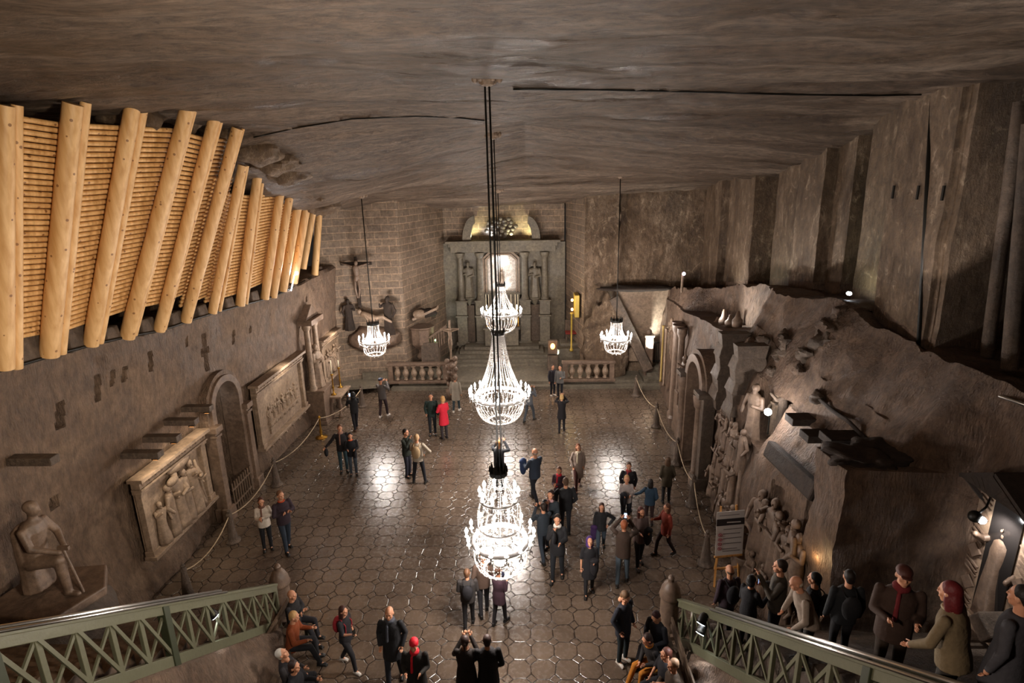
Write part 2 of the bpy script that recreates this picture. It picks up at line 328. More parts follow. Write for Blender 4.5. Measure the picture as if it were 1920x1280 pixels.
struct('ceiling', grid(np.stack([X, Y, ceil_z(X, Y)], -1)), R_CEIL)
mb = MB(); mb.add([(-13, -5, 0), (10, -5, 0), (10, 33, 0), (-13, 33, 0)], [(0, 1, 2, 3)]); struct('floor', mb, FLOOR, smooth=False)

# left wall: carved face, the ledge under the timber, and the dark hollow behind the timber
LEDY = [-5, 8.8, 9.59, 10.6, 11.66, 12.67, 13.91, 15.09, 16.52, 18.19, 20.2, 21.45, 24.93, 27]
LEDZ = [6.9, 6.9, 6.86, 6.8, 6.72, 6.61, 6.44, 6.41, 6.33, 6.21, 6.05, 6.05, 6.15, 6.2]
def led_z(y): return np.interp(y, LEDY, LEDZ)
def left_x(y, z): return np.interp(y, [-5, 8, 12, 16, 20, 25, 28], [-9.9, -9.9, -10.1, -9.95, -9.8, -9.55, -9.6])+(np.clip(z, 0, 7)/6.5)*.42
ARC = (16.42, .72, 3.45)      # doorway: centre Y, half width, spring height
def in_arch(y, z, g=0): return (np.abs(y-ARC[0]) < ARC[1]+g) & ((z < ARC[2]) | ((y-ARC[0])**2+(z-ARC[2])**2 < (ARC[1]+g)**2))
ys = np.arange(-5, 27.2, .055); zs = np.linspace(0, 1, 120)
Yg, T = np.meshgrid(ys, zs, indexing='ij'); Zg = T*led_z(Yg)-.02
Xg = left_x(Yg, Zg)+.05*fbm(Yg*.8, Zg*.8, 1, 4)+.02*vn(Yg*4, Zg*4, 2)
Xg += .35*sstep(2.4, .3, Zg)*sstep(15.2, 13.5, Yg)*(.6+.4*vn(Yg*.9, Zg, 4)) + .25*sstep(1.0, 0, Zg)*sstep(10, 12, Yg)
Xg = np.where(in_arch(Yg, Zg), Xg-2.6, Xg)
for px, py, hw, hh in ((193, 727, .09, .26), (122, 777, .1, .26), (242, 702, .06, .16), (220, 708, .05, .14), (287, 677, .07, .25), (120, 941, .1, .12), (351, 640, .05, .14), (436, 632, .06, .2), (466, 618, .05, .1), (560, 560, .05, .12)):
    p = ax(px, py, -9.6); Xg = np.where((np.abs(Yg-p[1]-(Zg-p[2])*.25) < hw) & (np.abs(Zg-p[2]) < hh), Xg-.32, Xg)
p = ax(388, 660, -9.6)
Xg = np.where(((np.abs(Yg-p[1]) < .09) & (np.abs(Zg-p[2]) < .55)) | ((np.abs(Yg-p[1]) < .2) & (np.abs(Zg-p[2]-.05) < .1)), Xg-.2, Xg)
S = np.stack([Xg, Yg, Zg], -1)
lip = [S]
for dx, dz in ((-.12, .10), (-.6, .12), (-1.5, .1), (-1.55, 1.5), (-1.2, 3.0), (-.9, 9)):
    q = np.stack([S[:, -1, 0]+dx+.08*fbm(ys*1.3, dx*9, 5, 3), ys, np.minimum(S[:, -1, 2]+dz+.08*vn(ys*1.7, dx*5, 7), ceil_z(S[:, -1, 0]+dx, ys)+.4)], -1)[:, None, :]; lip.append(q)
struct('wall_left', grid(np.concatenate(lip, 1)), R_WALL, sharp=True)

# right wall: lower carved face, niche shelf, ledge and the tall slabs above
def tab(y, *rows):
    r = np.array(rows); return np.interp(y, r[:, 0], r[:, 1])
def right_profile(y):
    p0 = (tab(y, (-5, 7.8), (9.2, 7.7), (9.8, 5.7), (12, 5.35), (14, 5.5), (17, 5.95), (19, 6.0), (22, 6.2), (28.5, 6.8)), -.02+0*y)
    p1 = (tab(y, (-5, 7.85), (9.2, 7.75), (9.8, 5.95), (12, 5.75), (14, 5.85), (16.8, 6.15), (22, 6.3), (28.5, 6.9)), tab(y, (-5, 3.2), (9.2, 3.2), (9.8, 3.6), (14, 3.0), (16.8, 4.2), (28.5, 3.2)))
    p2 = (tab(y, (-5, 7.9), (9.2, 7.85), (9.8, 6.5), (14, 6.3), (16.6, 6.5), (17, 6.35), (22.4, 6.4), (23, 6.5), (28.5, 7.0)), tab(y, (-5, 4.4), (9.2, 4.4), (14, 4.5), (16.6, 5.2), (17, 5.3), (28.5, 4.2)))
    p3 = (tab(y, (-5, 7.95), (9.2, 7.9), (9.8, 6.6), (14, 6.4), (16.6, 6.6), (17, 7.5), (22.4, 7.4), (23, 6.6), (28.5, 7.1)), p2[1]+tab(y, (-5, .05), (16.6, .05), (17, 0), (28.5, .05)))
    p4 = (tab(y, (-5, 8.2), (9, 8.05), (11.7, 7.95), (13.9, 7.5), (16.5, 7.15), (18, 7.65), (22.4, 7.5), (23.4, 6.9), (28.5, 7.2)), tab(y, (-5, 6.5), (8.9, 6.4), (11.7, 6.5), (13.9, 6.95), (16.5, 6.75), (20, 6.3), (24, 5.4), (28.5, 4.7)))
    up = np.select([y < 11.25, y < 11.4, y < 11.52, y < 13.3, y < 13.5, y < 15.5, y < 16.3, y < 17.2, y < 18.75, y < 18.95, y < 20.7, y < 21.7, y < 24, y < 25.6, y < 26.6], [11.2, 8.22, 8.2, 8.12, 10, 8.85, 10.2, 8.95, 8.6, 9.3, 8.8, 9.25, 8.4, 8.85, 8.5], 8.7)
    p5 = (up+.02, p4[1]-.12); p6 = (up+.1*0, (p4[1]+10)/2); p7 = (up-.05, 12.2+0*y)
    return [p0, p1, p2, p3, p4, p5, p6, p7]
ys = np.unique(np.concatenate([np.arange(-5, 28.7, .06)]+[[q-.005, q+.005] for q in (11.25, 11.4, 11.52, 13.3, 13.5, 15.5, 16.3, 17.2, 18.75, 18.95, 20.7, 21.7, 24, 25.6, 26.6)])); pr = right_profile(ys); nseg = [34, 18, 8, 24, 10, 34, 34]; cols = []
for k in range(7):
    for t in np.linspace(0, 1, nseg[k], endpoint=(k == 6)):
        cols.append(np.stack([pr[k][0]*(1-t)+pr[k+1][0]*t, ys, pr[k][1]*(1-t)+pr[k+1][1]*t], -1))
P = np.stack(cols, 1); lowm = (sum(nseg[:5]))
nz = .13*fbm(P[..., 1]*.7, P[..., 2]*.7, 3, 5)+.03*vn(P[..., 1]*4, P[..., 2]*3, 2)
P[:, :, 0] += nz*np.where(np.arange(P.shape[1]) < lowm, 1, .22)[None, :]
P[:, 70:lowm+4, 2] += .10*fbm(P[:, 70:lowm+4, 1]*1.5, P[:, 70:lowm+4, 0], 8, 4)
# alcove holding the lit statues and the doorway of the portal
def carve(P, y0, y1, z0, z1, dx, arch=True):
    y, z = P[..., 1], P[..., 2]; cyy = (y0+y1)/2; hw = (y1-y0)/2
    m = (np.abs(y-cyy) < hw) & (z > z0) & ((z < z1-hw) | ((y-cyy)**2+(z-(z1-hw))**2 < hw*hw) if arch else (z < z1)) & (np.arange(P.shape[1])[None, :] < 60)
    P[..., 0] += np.where(m, dx, 0)
carve(P, 17.75, 19.0, -1, 3.85, 2.0); carve(P, 13.3, 14.7, 3.15, 5.5, .75); carve(P, 11.55, 12.0, 2.1, 3.1, .22, False); carve(P, 10.35, 10.75, 2.6, 3.7, .25)
mb = grid(P); mcol = P.shape[1]-1; mb.m = [1 if (k % mcol) >= lowm+6 else 0 for k in range(len(mb.f))]
struct('wall_right', mb, [R_RIGHT, R_SLAB], sharp=True)

# far walls
def polywall(pts, z0, z1f, mat, name, n=.14, amp=.04):
    out = []
    for (a, b) in zip(pts[:-1], pts[1:]):
        a, b = np.array(a, float), np.array(b, float); L = np.linalg.norm(b-a); nn = np.array([-(b-a)[1], (b-a)[0]])/L
        for t in np.arange(0, 1, n/L):
            q = a+(b-a)*t; zt = z1f(q[0], q[1]); col = []
            for s in np.linspace(0, 1, 70):
                z = z0+(zt-z0)*s; d = amp*float(fbm(q[0]*.9+q[1]*.7, z*.9, 4, 4)); col.append((q[0]+nn[0]*d, q[1]+nn[1]*d, z))
            out.append(col)
    struct(name, grid(np.array(out)), mat)
top = lambda x, y: float(ceil_z(x, y))+.4
polywall([(-9.9, 26.7), (-8.6, 27.4), (-6.15, 27.6), (-4.65, 32.6)], 0, top, R_BRICK, 'wall_far_left')
polywall([(-4.7, 32.6), (2.3, 32.6)], 0, top, R_BRICK, 'wall_altar')
polywall([(2.25, 32.7), (2.95, 28.5)], 0, top, R_BRICK, 'wall_far_right', )
polywall([(2.9, 28.55), (4.6, 28.45), (5.0, 28.7), (6.3, 28.6), (8.9, 28.5)], 0, top, R_SLAB, 'wall_far_right', .1, .12)
mb = MB(); mb.add([(-13, -5, -.1), (12, -5, -.1), (12, -5, 12.3), (-13, -5, 12.3)], [(0, 1, 2, 3)]); struct('wall_near', mb, R_WALL, False)

# sanctuary steps and platforms
mb = MB(); mb.box((-.4, 30.0, .075), (12.9, 6.6, .15)).box((-.4, 30.3, .22), (12.3, 6.4, .14)); struct('trim_1', mb, R_ALTAR, False)
mb = MB()
for i in range(5): mb.box((-1.45, 31.2+i*.16, .34+.155*i), (6.2-i*.5, 3.2-.3*i, .155))
struct('trim_2', mb, R_ALTAR, False)
mb = MB(); q = [az(662, 738), az(722, 737), az(842, 690, .5), az(700, 690, .5)]
mb.prism([(-9.4, 26.0), (-7.4, 26.3), (-7.2, 27.0), (-4.4, 27.0), (-4.4, 29), (-9.8, 29)], (0, 0, .3), (1, 0, 0), (0, 1, 0), .12)
mb.box((-6.6, 28.0, .55), (3.6, 1.6, .5)); struct('trim_3', mb, R_ALTAR, False)
mb = MB()
for i, (x0, x1, d) in enumerate(((5.6, 7.3, 1.9), (5.8, 7.2, 1.5), (6.0, 7.2, 1.1), (6.2, 7.2, .8))): mb.box(((x0+x1)/2, 28.4-d/2, .1+.2*i), (x1-x0, d, .2))
struct('trim_4', mb, R_ALTAR, False)

# ---------------- timber lining of the left wall
PROPS = [  # foot pixel, top pixel, radius
 ((8, 690), (8, 203), .17), ((32, 690), (32, 203), .11), ((92, 666), (136, 200), .19), ((114, 662), (160, 197), .12),
 ((170, 646), (248, 204), .17), ((186, 642), (270, 201), .11), ((238, 632), (352, 203), .185), ((253, 628), (365, 205), .07),
 ((298, 619), (402, 223), .16), ((308, 617), (415, 224), .07), ((348, 602), (444, 244), .17), ((356, 600), (455, 245), .06),
 ((398, 586), (454, 313), .15), ((412, 583), (463, 314), .07), ((450, 572), (484, 321), .17), ((462, 570), (495, 321), .07),
 ((496, 560), (530, 330), .17), ((512, 557), (549, 333), .16), ((530, 545), (566, 346), .18), ((550, 530), (579, 362), .19),
 ((568, 503), (590, 378), .16), ((590, 515), (599, 391), .17)]
pf, pt = [], []
for i, (f, t, r) in enumerate(PROPS):
    a = ax(f[0], f[1], -9.3); d = ray(*t); b = O_+d*(a[1]/d[1]); pf.append(a); pt.append(b)
    small = r < .13; k = 11; r = r*(.78 if small else .86)
    th = thing('timber_prop', '', 'timber post', a, group='peeled log props of the left lining')
    th['label'] = ('thin peeled log prop fitted behind ' if small else 'thick peeled log prop, ') + ('the thick one, number ' if small else 'leaning, ')
    dirv = Vector(b-a).normalized(); bb = Vector(b)+dirv*.05; m = MB(); pts = [Vector(a).lerp(bb, s/k) for s in range(k+1)]
    m.tube(pts, [r*(1.04-.1*s/k+.02*math.sin(s*2.3+i)) for s in range(k+1)], 14); obj('log', m, W_POST, th, True, sharp=True)
    names = ['cut off by the left photo edge', 'second from the left photo edge', 'third from the left photo edge', 'fourth from the left photo edge']
ORD = ['first', 'second', 'third', 'fourth', 'fifth', 'sixth', 'seventh', 'eighth', 'ninth', 'tenth', 'eleventh', 'twelfth']
nb = ns = 0
for i, o in enumerate([o for o in C.objects if o.name.startswith('timber_prop')]):
    if PROPS[i][2] < .13: o['label'] = f'thin peeled log prop of the left lining, {ORD[ns]} thin one from the viewer'; ns += 1
    else: o['label'] = f'thick peeled log prop leaning inward, {ORD[nb]} thick one from the viewer' if nb < 12 else ('thick upright prop, last one at the far end' if i == 21 else 'thick prop beside the last upright one at the far end'); nb += 1
def bay_pole(i0, i1, idx, fr, n_rows, zlo, zhi, grp, r):
    z = zlo+(zhi-zlo)*fr; pts = []
    for i in idx:
        a, b = pf[i], pt[i]; s = (z-a[2])/(b[2]-a[2]); q = a+(b-a)*s; pts.append((q[0]-.24, q[1], z-.04*(i % 3)))
    return pts
def poles(idx, zlo, zhi, n, grp, ext0, ext1, where):
    for k in range(n):
        pts = bay_pole(0, 0, idx, k/(n-1), n, zlo, zhi, grp, 0); pts = [Vector(p) for p in pts]
        if idx[0] == 0: pts = [pts[0]+(pts[0]-pts[1]).normalized()*2.2]+pts
        else: pts = [pts[0]+(pts[0]-pts[1]).normalized()*.1]+pts
        # stay behind every prop the ruled surface bends at
        m = MB(); m.tube(pts, (zhi-zlo)/(n-1)*.47*(1+.06*(random.random()-.5)), 8)
        o = obj('horizontal_pole', m, W_POLE, None, True); tag(o, (f'peeled pole in the {where} of the lining, ' + ('lowest' if k == 0 else 'topmost' if k == n-1 else f'{k+1}th from the bottom')), 'wooden pole', grp)
poles([0, 2, 4, 6, 8, 10], 7.3, 11.12, 40, 'poles of the tall near lining', 0, 0, 'tall near part')
poles([12, 14, 16, 18, 19], 6.75, 9.75, 31, 'poles of the short far lining', 0, 0, 'short far part')
# the poles between the two parts
poles([10, 12], 6.95, 10.2, 34, 'poles of the middle bay', 0, 0, 'middle bay')
blk = [((62, 670), .62), ((148, 648), .55), ((208, 640), .35), ((272, 610), .42), ((326, 595), .4), ((374, 578), .38), ((426, 566), .4), ((474, 556), .42), ((512, 552), .2), ((600, 520), .3)]
for i, (p, s) in enumerate(blk):
    a = ax(p[0], p[1], -9.45); m = MB(); m.box((a[0]-.12, a[1], led_z(a[1])+s*.42), (.5, s*1.3, s*.95), taper=.86)
    o = obj('stone_block', m, R_DARK, None, bevel=.04); tag(o, f'dark salt block on the ledge between log props, {ORD[i]} from the left', 'stone block', 'salt blocks on the ledge under the timber')
# thin ledge lath under the timber
for nm, pts in (('ledge_cable', [(-9.32, y, float(led_z(y))+.02) for y in np.arange(8, 25.5, .7)]),):
    m = MB(); m.tube(pts, .035, 6); tag(obj(nm, m, BLACK, None, True), 'dark cable running along the ledge under the timber lining', 'cable')

# rough rock bulging over the lining, ceiling cracks made as thin dark tubes, lamp at the lining's far end
for i, (px, py, r) in enumerate(((228, 208, .5), (318, 213, .5), (392, 240, .45), (478, 268, .6), (505, 285, .7), (535, 305, .7), (562, 325, .6), (585, 352, .6), (602, 375, .6))):
    yy = [12.2, 13.8, 15.2, 16.4, 17.2, 18.2, 19.4, 20.8, 22.4][i]; p = ay(px, py, yy); mb = MB()
    mb.ell((p[0]+.1, yy, p[2]-.18), (r*1.1, r*.9, r*.6), 26, 16, fn=lambda q: q*(1+.30*float(fbm(q.x*3+i, q.y*3, q.z*3+i, 4)))); tag(obj('rock_bulge', mb, R_SLAB, None, True, sharp=True), 'crumpled rock bulge above the timber lining, '+ORD[i]+' from the left', 'rock', 'rock bulges over the timber lining')
def ceil_line(name, pts, r, lab):  # draws a ceiling crack as a thin black tube
    q = []
    for a, b in zip(pts[:-1], pts[1:]):
        for k in range(8): t = k/8; q.append(ceil_hit(a[0]*(1-t)+b[0]*t, a[1]*(1-t)+b[1]*t)+np.array([0, 0, -.01]))
    mb = MB(); mb.tube(q, r, 6); tag(obj(name, mb, BLACK, None, True), lab, 'cable')
ceil_line('ceiling_crack', [(962, 166), (1120, 167), (1300, 171), (1480, 176), (1640, 178), (1740, 176)], .018, 'thin dark crack across the ceiling from the nearest hook to the right slabs')
ceil_line('ceiling_crack', [(470, 258), (560, 238), (660, 222), (780, 217), (860, 220), (915, 226)], .018, 'thin dark curved crack across the ceiling from the timber lining to the second hook')
a = ax(556, 512, -8.95); mb = MB(); mb.ell(a, (.07, .07, .07), 10, 8); mb.tube([a, a+np.array([-.1, 0, -.1]), (a[0]-.3, a[1], float(led_z(a[1]))-.05)], .02, 6); tag(obj('lining_spotlight', mb, LED, None, True), 'bright white spotlight at the far end of the timber lining', 'lamp'); light('lining_light', 'SPOT', a+np.array([.25, -.1, -.05]), 160, (.95, .97, 1), .05, a+np.array([-.35, -.9, 1.2]), 100, .8)
# ------------------------------------------------------------------ chandeliers
def strand(path, s):   # a string of faceted salt beads; path: list of (r, z)
    mb = MB(); pts = [Vector((r, 0, z)) for r, z in path]; L = [0]
    for a, b in zip(pts[:-1], pts[1:]): L.append(L[-1]+(b-a).length)
    n = max(2, int(L[-1]/(s*1.9)))
    for i in range(n+1):
        d = L[-1]*i/n; k = max(j for j in range(len(L)) if L[j] <= d+1e-9); k = min(k, len(L)-2); t = (d-L[k])/max(1e-6, L[k+1]-L[k]); p = pts[k].lerp(pts[k+1], t)
        q = s*(.9 if i % 2 else .62); vs = [(p.x+q*dx, p.y+q*dy, p.z+q*dz) for dx, dy, dz in ((1, 0, 0), (0, 1, 0), (-1, 0, 0), (0, -1, 0), (0, 0, 1.15), (0, 0, -1.15))]
        mb.add(vs, [(0, 1, 4), (1, 2, 4), (2, 3, 4), (3, 0, 4), (1, 0, 5), (2, 1, 5), (3, 2, 5), (0, 3, 5)])
    return mb
def ring_copies(name, mesh, n, parent, ph=0, tilt=None):
    for i in range(n):
        o = bpy.data.objects.new(name, mesh); C.objects.link(o); o.parent = parent; o.rotation_euler = (0, 0, ph+2*PI*i/n)
def curve(a, b, sag, n=10): return [(a[0]+(b[0]-a[0])*t+sag[0]*4*t*(1-t), a[1]+(b[1]-a[1])*t+sag[1]*4*t*(1-t)) for t in [k/n for k in range(n+1)]]
def chandelier(name, label, pos, hook_z, crown, cone, ring, bowl, bulbs, n_up, n_lo, bead, power, tiers=(), group=None, ropes=1):
    # pos: centre of the ring; crown (r, z), ring r, bowl (r, z) relative to the ring plane
    t = thing(name, label, 'chandelier', pos, 0, group)
    mb = MB(); hz = hook_z-pos[2]
    for k in range(ropes): mb.tube([(k*.07, 0, crown[1]), (k*.07-.02*ropes, 0, hz)], .018 if ropes > 1 else .022, 6)
    obj('cable', mb, BLACK, t, True, local=True)
    mb = MB(); mb.lathe([(.05, -.22), (.1, -.2), (.16, -.05), (.24, .0), (.24, .1), (.1, .3)], (0, 0, hz), 12)
    for k in range(6): mb.ell((.2*math.cos(k*PI/3), .2*math.sin(k*PI/3), hz-.08), (.06, .06, .09), 6, 5)
    obj('ceiling_rose', mb, R_PALE, t, local=True)
    mb = MB(); c = crown[0]; mb.lathe([(c*.9, -.03), (c*1.06, -.03), (c*1.06, .05), (c*.9, .05)], (0, 0, crown[1]), 24)
    for k in range(10):
        a = k*PI/5; mb.box((c*math.cos(a), c*math.sin(a), crown[1]+.1), (.05, .03, .13), a, taper=.4)
    obj('crown', mb, BLACK, t, local=True)
    up_end = (tiers[0][0]*.9, tiers[0][1]) if tiers else (ring*cone, .04)
    m = strand(curve(crown, up_end, (-.13*ring if not tiers else -.03, -.04)), bead).mesh('strand_upper', CRYSTAL); ring_copies('bead_strand', m, n_up, t)
    m = strand(curve((ring*cone, -.05), bowl, (.10*ring, -.16*abs(bowl[1]))), bead).mesh('strand_lower', CRYSTAL); ring_copies('bead_strand', m, n_lo, t, .05)
    m = strand(curve((bowl[0], bowl[1]), (bowl[0]*.25, bowl[1]-.06), (0, -.06)), bead).mesh('strand_base', CRYSTAL); ring_copies('bead_strand', m, max(8, n_lo//3), t)
    mb = MB(); r = ring*cone; mb.lathe([(r*.95, -.05), (r*1.05, -.05), (r*1.07, .0), (r*1.05, .04), (r*.95, .04), (r*.95, -.05)], (0, 0, 0), 40, False)
    obj('ring', mb, CRYSTAL, t, True, local=True)
    mb = MB(); mb.lathe([(bowl[0]*.93, -.02), (bowl[0]*1.04, -.02), (bowl[0]*1.04, .02), (bowl[0]*.93, .02)], (0, 0, bowl[1]), 24, False); obj('ring', mb, CRYSTAL, t, True, local=True)
    allb = [(ring, .06, bulbs)]+[(a, b, n) for a, b, n in tiers]
    for R, z, n in allb:
        arm = MB(); r0 = min(r, R)*.6; arm.tube([(r0, 0, z-.1), (r0+(R-r0)*.5, 0, z-.2), (R, 0, z-.06), (R, 0, z+.02)], .018*bead/.02, 6); arm.lathe([(.01, 0), (.05, .02), (.05, .03), (.01, .035)], (R, 0, z), 8)
        for q in (-1, 0, 1): arm.ell((R+.01*q, .03*q, z-.11-.04*abs(q)), (.018, .018, .04), 5, 4)
        am = arm.mesh('arm', CRYSTAL); bm_ = MB(); bm_.lathe([(.018, .03), (.02, .10), (.034, .13), (.036, .17), (.004, .24)], (R, 0, z), 8); bm2 = bm_.mesh('bulb', BULB, None, True)
        ring_copies('arm', am, n, t); ring_copies('bulb', bm2, n, t)
    zc = .12; k = 3
    for q in range(k):
        a = q*2*PI/k+.4; light('chandelier_light', 'POINT', (ring*.55*math.cos(a), ring*.55*math.sin(a), zc), power/k, (1, .90, .82), .14).parent = t
    return t
def at_px(x, y, hc): return az(x, y, hc)
def cz(p): return float(ceil_z(p[0], p[1]))
P1 = az(938, 1012, 2.95)
CH1 = chandelier('crystal_chandelier', 'nearest big chandelier with two rings of tall candle lights', P1, cz(P1)+.05, (.165, 1.5), .8, .68, (.36, -.66), 14, 20, 24, .021, 800,
    tiers=[(.38, .98, 10)], group=None, ropes=2)
m = strand(curve((.36, .95), (.44, .35), (.03, 0))+curve((.44, .35), (.54, .04), (.0, 0))[1:], .02).mesh('strand_drum', CRYSTAL); ring_copies('bead_strand', m, 20, CH1)
for rr_, zz in ((.36, .93), (.42, .33)): mb = MB(); mb.lathe([(rr_, zz), (rr_+.04, zz), (rr_+.04, zz+.04), (rr_, zz+.04)], (0, 0, 0), 30, False); obj('ring', mb, CRYSTAL, CH1, True, local=True)
mb = MB(); mb.ell((0, 0, -.5), (.17, .17, .1), 12, 8); obj('bowl', mb, CRYSTAL, CH1, True, local=True)
P2 = az(937, 742, 3.1)
chandelier('crystal_chandelier', 'big chandelier in mid hall, one wide ring of lights over a bead bowl', P2, cz(P2)+.05, (.21, 2.15), .82, 1.0, (.42, -.86), 24, 36, 36, .020, 1050, ropes=2)
P3 = az(940, 588, 4.0)
chandelier('crystal_chandelier', 'farthest chandelier, hanging before the altar window', P3, cz(P3)+.05, (.2, 1.35), .8, .95, (.4, -.85), 18, 26, 28, .022, 600)
for px, nm in (((702, 641), 'small chandelier hanging left, before the crucifix wall'), ((1155, 636), 'small chandelier hanging right, before the brightly lit side chapel')):
    p = az(px[0], px[1], 3.3); chandelier('crystal_chandelier', nm, p, cz(p)+.05, (.25, .82), .72, .66, (.34, -.56), 12, 22, 20, .020, 540)

# ------------------------------------------------------------------ stairs and railings
SL = .74; YF = 10.87
def stair_z(y): return max(0, (YF-y)*SL)
def stairs(name, x0, x1, label, slabs):
    mb = MB(); n = 26; dy = .285
    for i in range(n):
        y1 = YF-i*dy; h = (i+1)*dy*SL; mb.box(((x0+x1)/2, (y1+y1-dy)/2, h/2), (x1-x0, dy+.02, h))
    o = struct(name, mb, slabs, False); return o
stairs('trim_5', 3.8, 8.2, '', R_DARK); stairs('trim_6', -10.3, -6.0, '', W_OLD)
def railing(label, A, B, n, side, cut_posts=()):
    A, B = Vector(A), Vector(B); t = thing('stair_railing', label, 'railing', (A.x, A.y, 0)); up = Vector((0, 0, 1)); H = 1.0
    d = (B-A); mb = MB(); mb.bar(A-up*.07, B-up*.07, .09, .15).bar(A+up*.02, B+up*.02, .15, .05); obj('top_rail', mb, P_GREEN, t, bevel=.008)
    mb = MB(); mb.bar(A-up*H, B-up*H, .09, .15); mb.bar(A-up*(H+.09)+Vector((side*-.03, 0, 0)), B-up*(H+.09)+Vector((side*-.03, 0, 0)), .03, .03); obj('bottom_rail', mb, P_GREEN, t, bevel=.008)
    mb = MB(); q0 = A+d*.28
    mb.tube([q0+up*.085+Vector((side*.02, 0, 0)), B+up*.085+Vector((side*.02, 0, 0))], .028, 8); obj('handrail', mb, STEEL, t, True)
    mb = MB(); mb.tube([q0+up*.06+Vector((-side*.09, 0, 0)), B+up*.06+Vector((-side*.09, 0, 0))], .02, 8); obj('handrail', mb, STEEL, t, True)
    for i in range(n+1):
        p = A+d*(i/n); mb = MB(); wide = i in cut_posts
        if wide: mb.box((p.x, p.y, p.z-H/2-.25), (.13, .13, H+.55)); obj('post', mb, P_GREEND, t, bevel=.01)
        else: mb.box((p.x, p.y, p.z-H/2-.02), (.055, .075, H-.1)); obj('baluster', mb, P_GREEN, t, bevel=.006)
        if i < n:
            p2 = A+d*((i+1)/n); mb = MB(); mb.bar(p-up*.13, p2-up*(H-.05), .03, .045); obj('brace', mb, P_GREEN, t)
            mb = MB(); mb.bar(p-up*(H-.05)+Vector((.03, 0, 0)), p2-up*.13+Vector((.03, 0, 0)), .03, .045); obj('brace', mb, P_GREEN, t)
    return t
def cpt(px, py, Z): return O_+ray(px, py)*Z      # point of a sight line at depth Z
RA = cpt(1265, 1122, 12.9); RB = cpt(1563, 1222, 6.5); RB = RA+(RB-RA)*13/9
LA = cpt(515, 1097, 12.7); LB = cpt(100, 1172, 6.58); LB = LA+(LB-LA)*14/10.5
railing('olive green railing with crossed braces along the right stairs, steel handrail on top', RA, RB, 13, 1, (10,))
railing('olive green railing with crossed braces along the left stairs, near the kneeling statue', LA, LB, 14, -1, (7, 12))
# rock flanks under the railings
def flank(x0, A, B, sgn, name):
    ys = np.arange(min(A[1], B[1])-1, max(A[1], B[1])+.05, .07); out = []
    for y in ys:
        f = (y-A[1])/(B[1]-A[1]); xx = A[0]+(B[0]-A[0])*f; zt = A[2]+(B[2]-A[2])*f-1.12; zt = max(zt, .02); col = []
        for s in np.linspace(0, 1, 24): col.append((xx-sgn*(.10+.45*(1-s)+.10*float(fbm(y*1.1, s*2.2, x0, 3))), y, zt*s))
        col.append((xx-sgn*.02, y, zt+.02)); col.append((xx+sgn*.9, y, zt+.01)); out.append(col)
    struct(name, grid(np.array(out)), R_WALL)
flank(3, RA, RB, 1, 'trim_7'); flank(5, LA, LB, -1, 'trim_8')
# stone end posts of the stairs
def endpost(px, ptop, pbase_z, label):
    b = px; t = thing('stone_bollard', label, 'stone post', b, group=None); mb = MB()
    mb.lathe([(.26, 0), (.26, .12), (.21, .16), (.20, .95), (.23, .98), (.24, 1.04), (.22, 1.1), (.20, 1.2), (.13, 1.34), (.07, 1.38), (.06, 1.42), (.075, 1.46), (.05, 1.51), (.01, 1.53)], b, 20)
    obj('shaft', mb, R_STAT, t, True, sharp=True)
p = az(1259, 1078, 1.53); endpost((p[0], p[1], 0), 0, 0, 'round dark stone post with domed cap at the foot of the right stair railing')
p = az(519, 1057, 1.53); endpost((p[0], p[1], 0), 0, 0, 'round dark stone post with domed cap at the foot of the left stair railing')
# lamps on the railings
def flood(label, pos, tgt, power, n=1, spot=90, color=(.9, .95, 1)):
    t = thing('floodlight', label, 'floodlight', pos); d = (Vector(tgt)-Vector(pos)).normalized(); pos = Vector(pos)
    for k in range(n):
        o = pos+Vector((.0, 0, -.22*k)); mb = MB(); mb.tube([o-d*.16, o-d*.12, o, o+d*.05], [.03, .07, .085, .09], 12); obj('housing', mb, BLACK, t, True)
        mb = MB(); mb.tube([o+d*.05, o+d*.058], .075, 12); obj('lens', mb, LED, t)
        light('lamp_light', 'SPOT', o+d*.08, power, color, .05, o+d*3, spot, .4, t)
    mb = MB(); mb.tube([pos-d*.1, pos-d*.12+Vector((0, 0, -.3))], .015, 6); obj('bracket', mb, BLACK, t)
p = cpt(401, 1152, 10.1); flood('small black floodlight with a lit lens fixed to the left stair railing', (p[0]-.02, p[1], p[2]), (-3.5, 8.5, -.5), 30, 1)
p = cpt(1328, 1168, 10.6); flood('double floodlight shining on the right stair railing', (p[0]-.12, p[1], p[2]+.05), (2.2, 8.0, .3), 30, 2)

# ------------------------------------------------------------------ rope barriers
def cone_post(p, label, brass=False):
    t = thing('rope_post', label, 'rope barrier post', p, group='dark rope barrier posts'); mb = MB()
    mb.lathe([(.2, 0), (.21, .04), (.17, .08), (.14, .12), (.10, .5), (.075, .72), (.06, .86), (.085, .88), (.07, .92), (.04, .96), (.055, 1.0), (.03, 1.05), (.005, 1.07)] if not brass else
             [(.24, 0), (.24, .03), (.08, .08), (.05, .14), (.06, .3), (.035, .4), (.035, .85), (.06, .88), (.04, .93), (.01, .96)], p, 16)
    obj('stem', mb, R_DARK if not brass else BRASS, t, True, sharp=True)
def ropes(pts, label):
    mb = MB(); q = []
    for a, b in zip(pts[:-1], pts[1:]):
        a, b = Vector(a), Vector(b)
        for k in range(10): t = k/10; q.append(a.lerp(b, t)+Vector((0, 0, -.30*4*t*(1-t))))
    q.append(Vector(pts[-1])); mb.tube(q, .016, 6); tag(obj('rope', mb, ROPE, None, True), label, 'rope')
LP = [az(355, 1125), az(438, 1015), az(519, 910), az(603, 820), az(680, 762)]
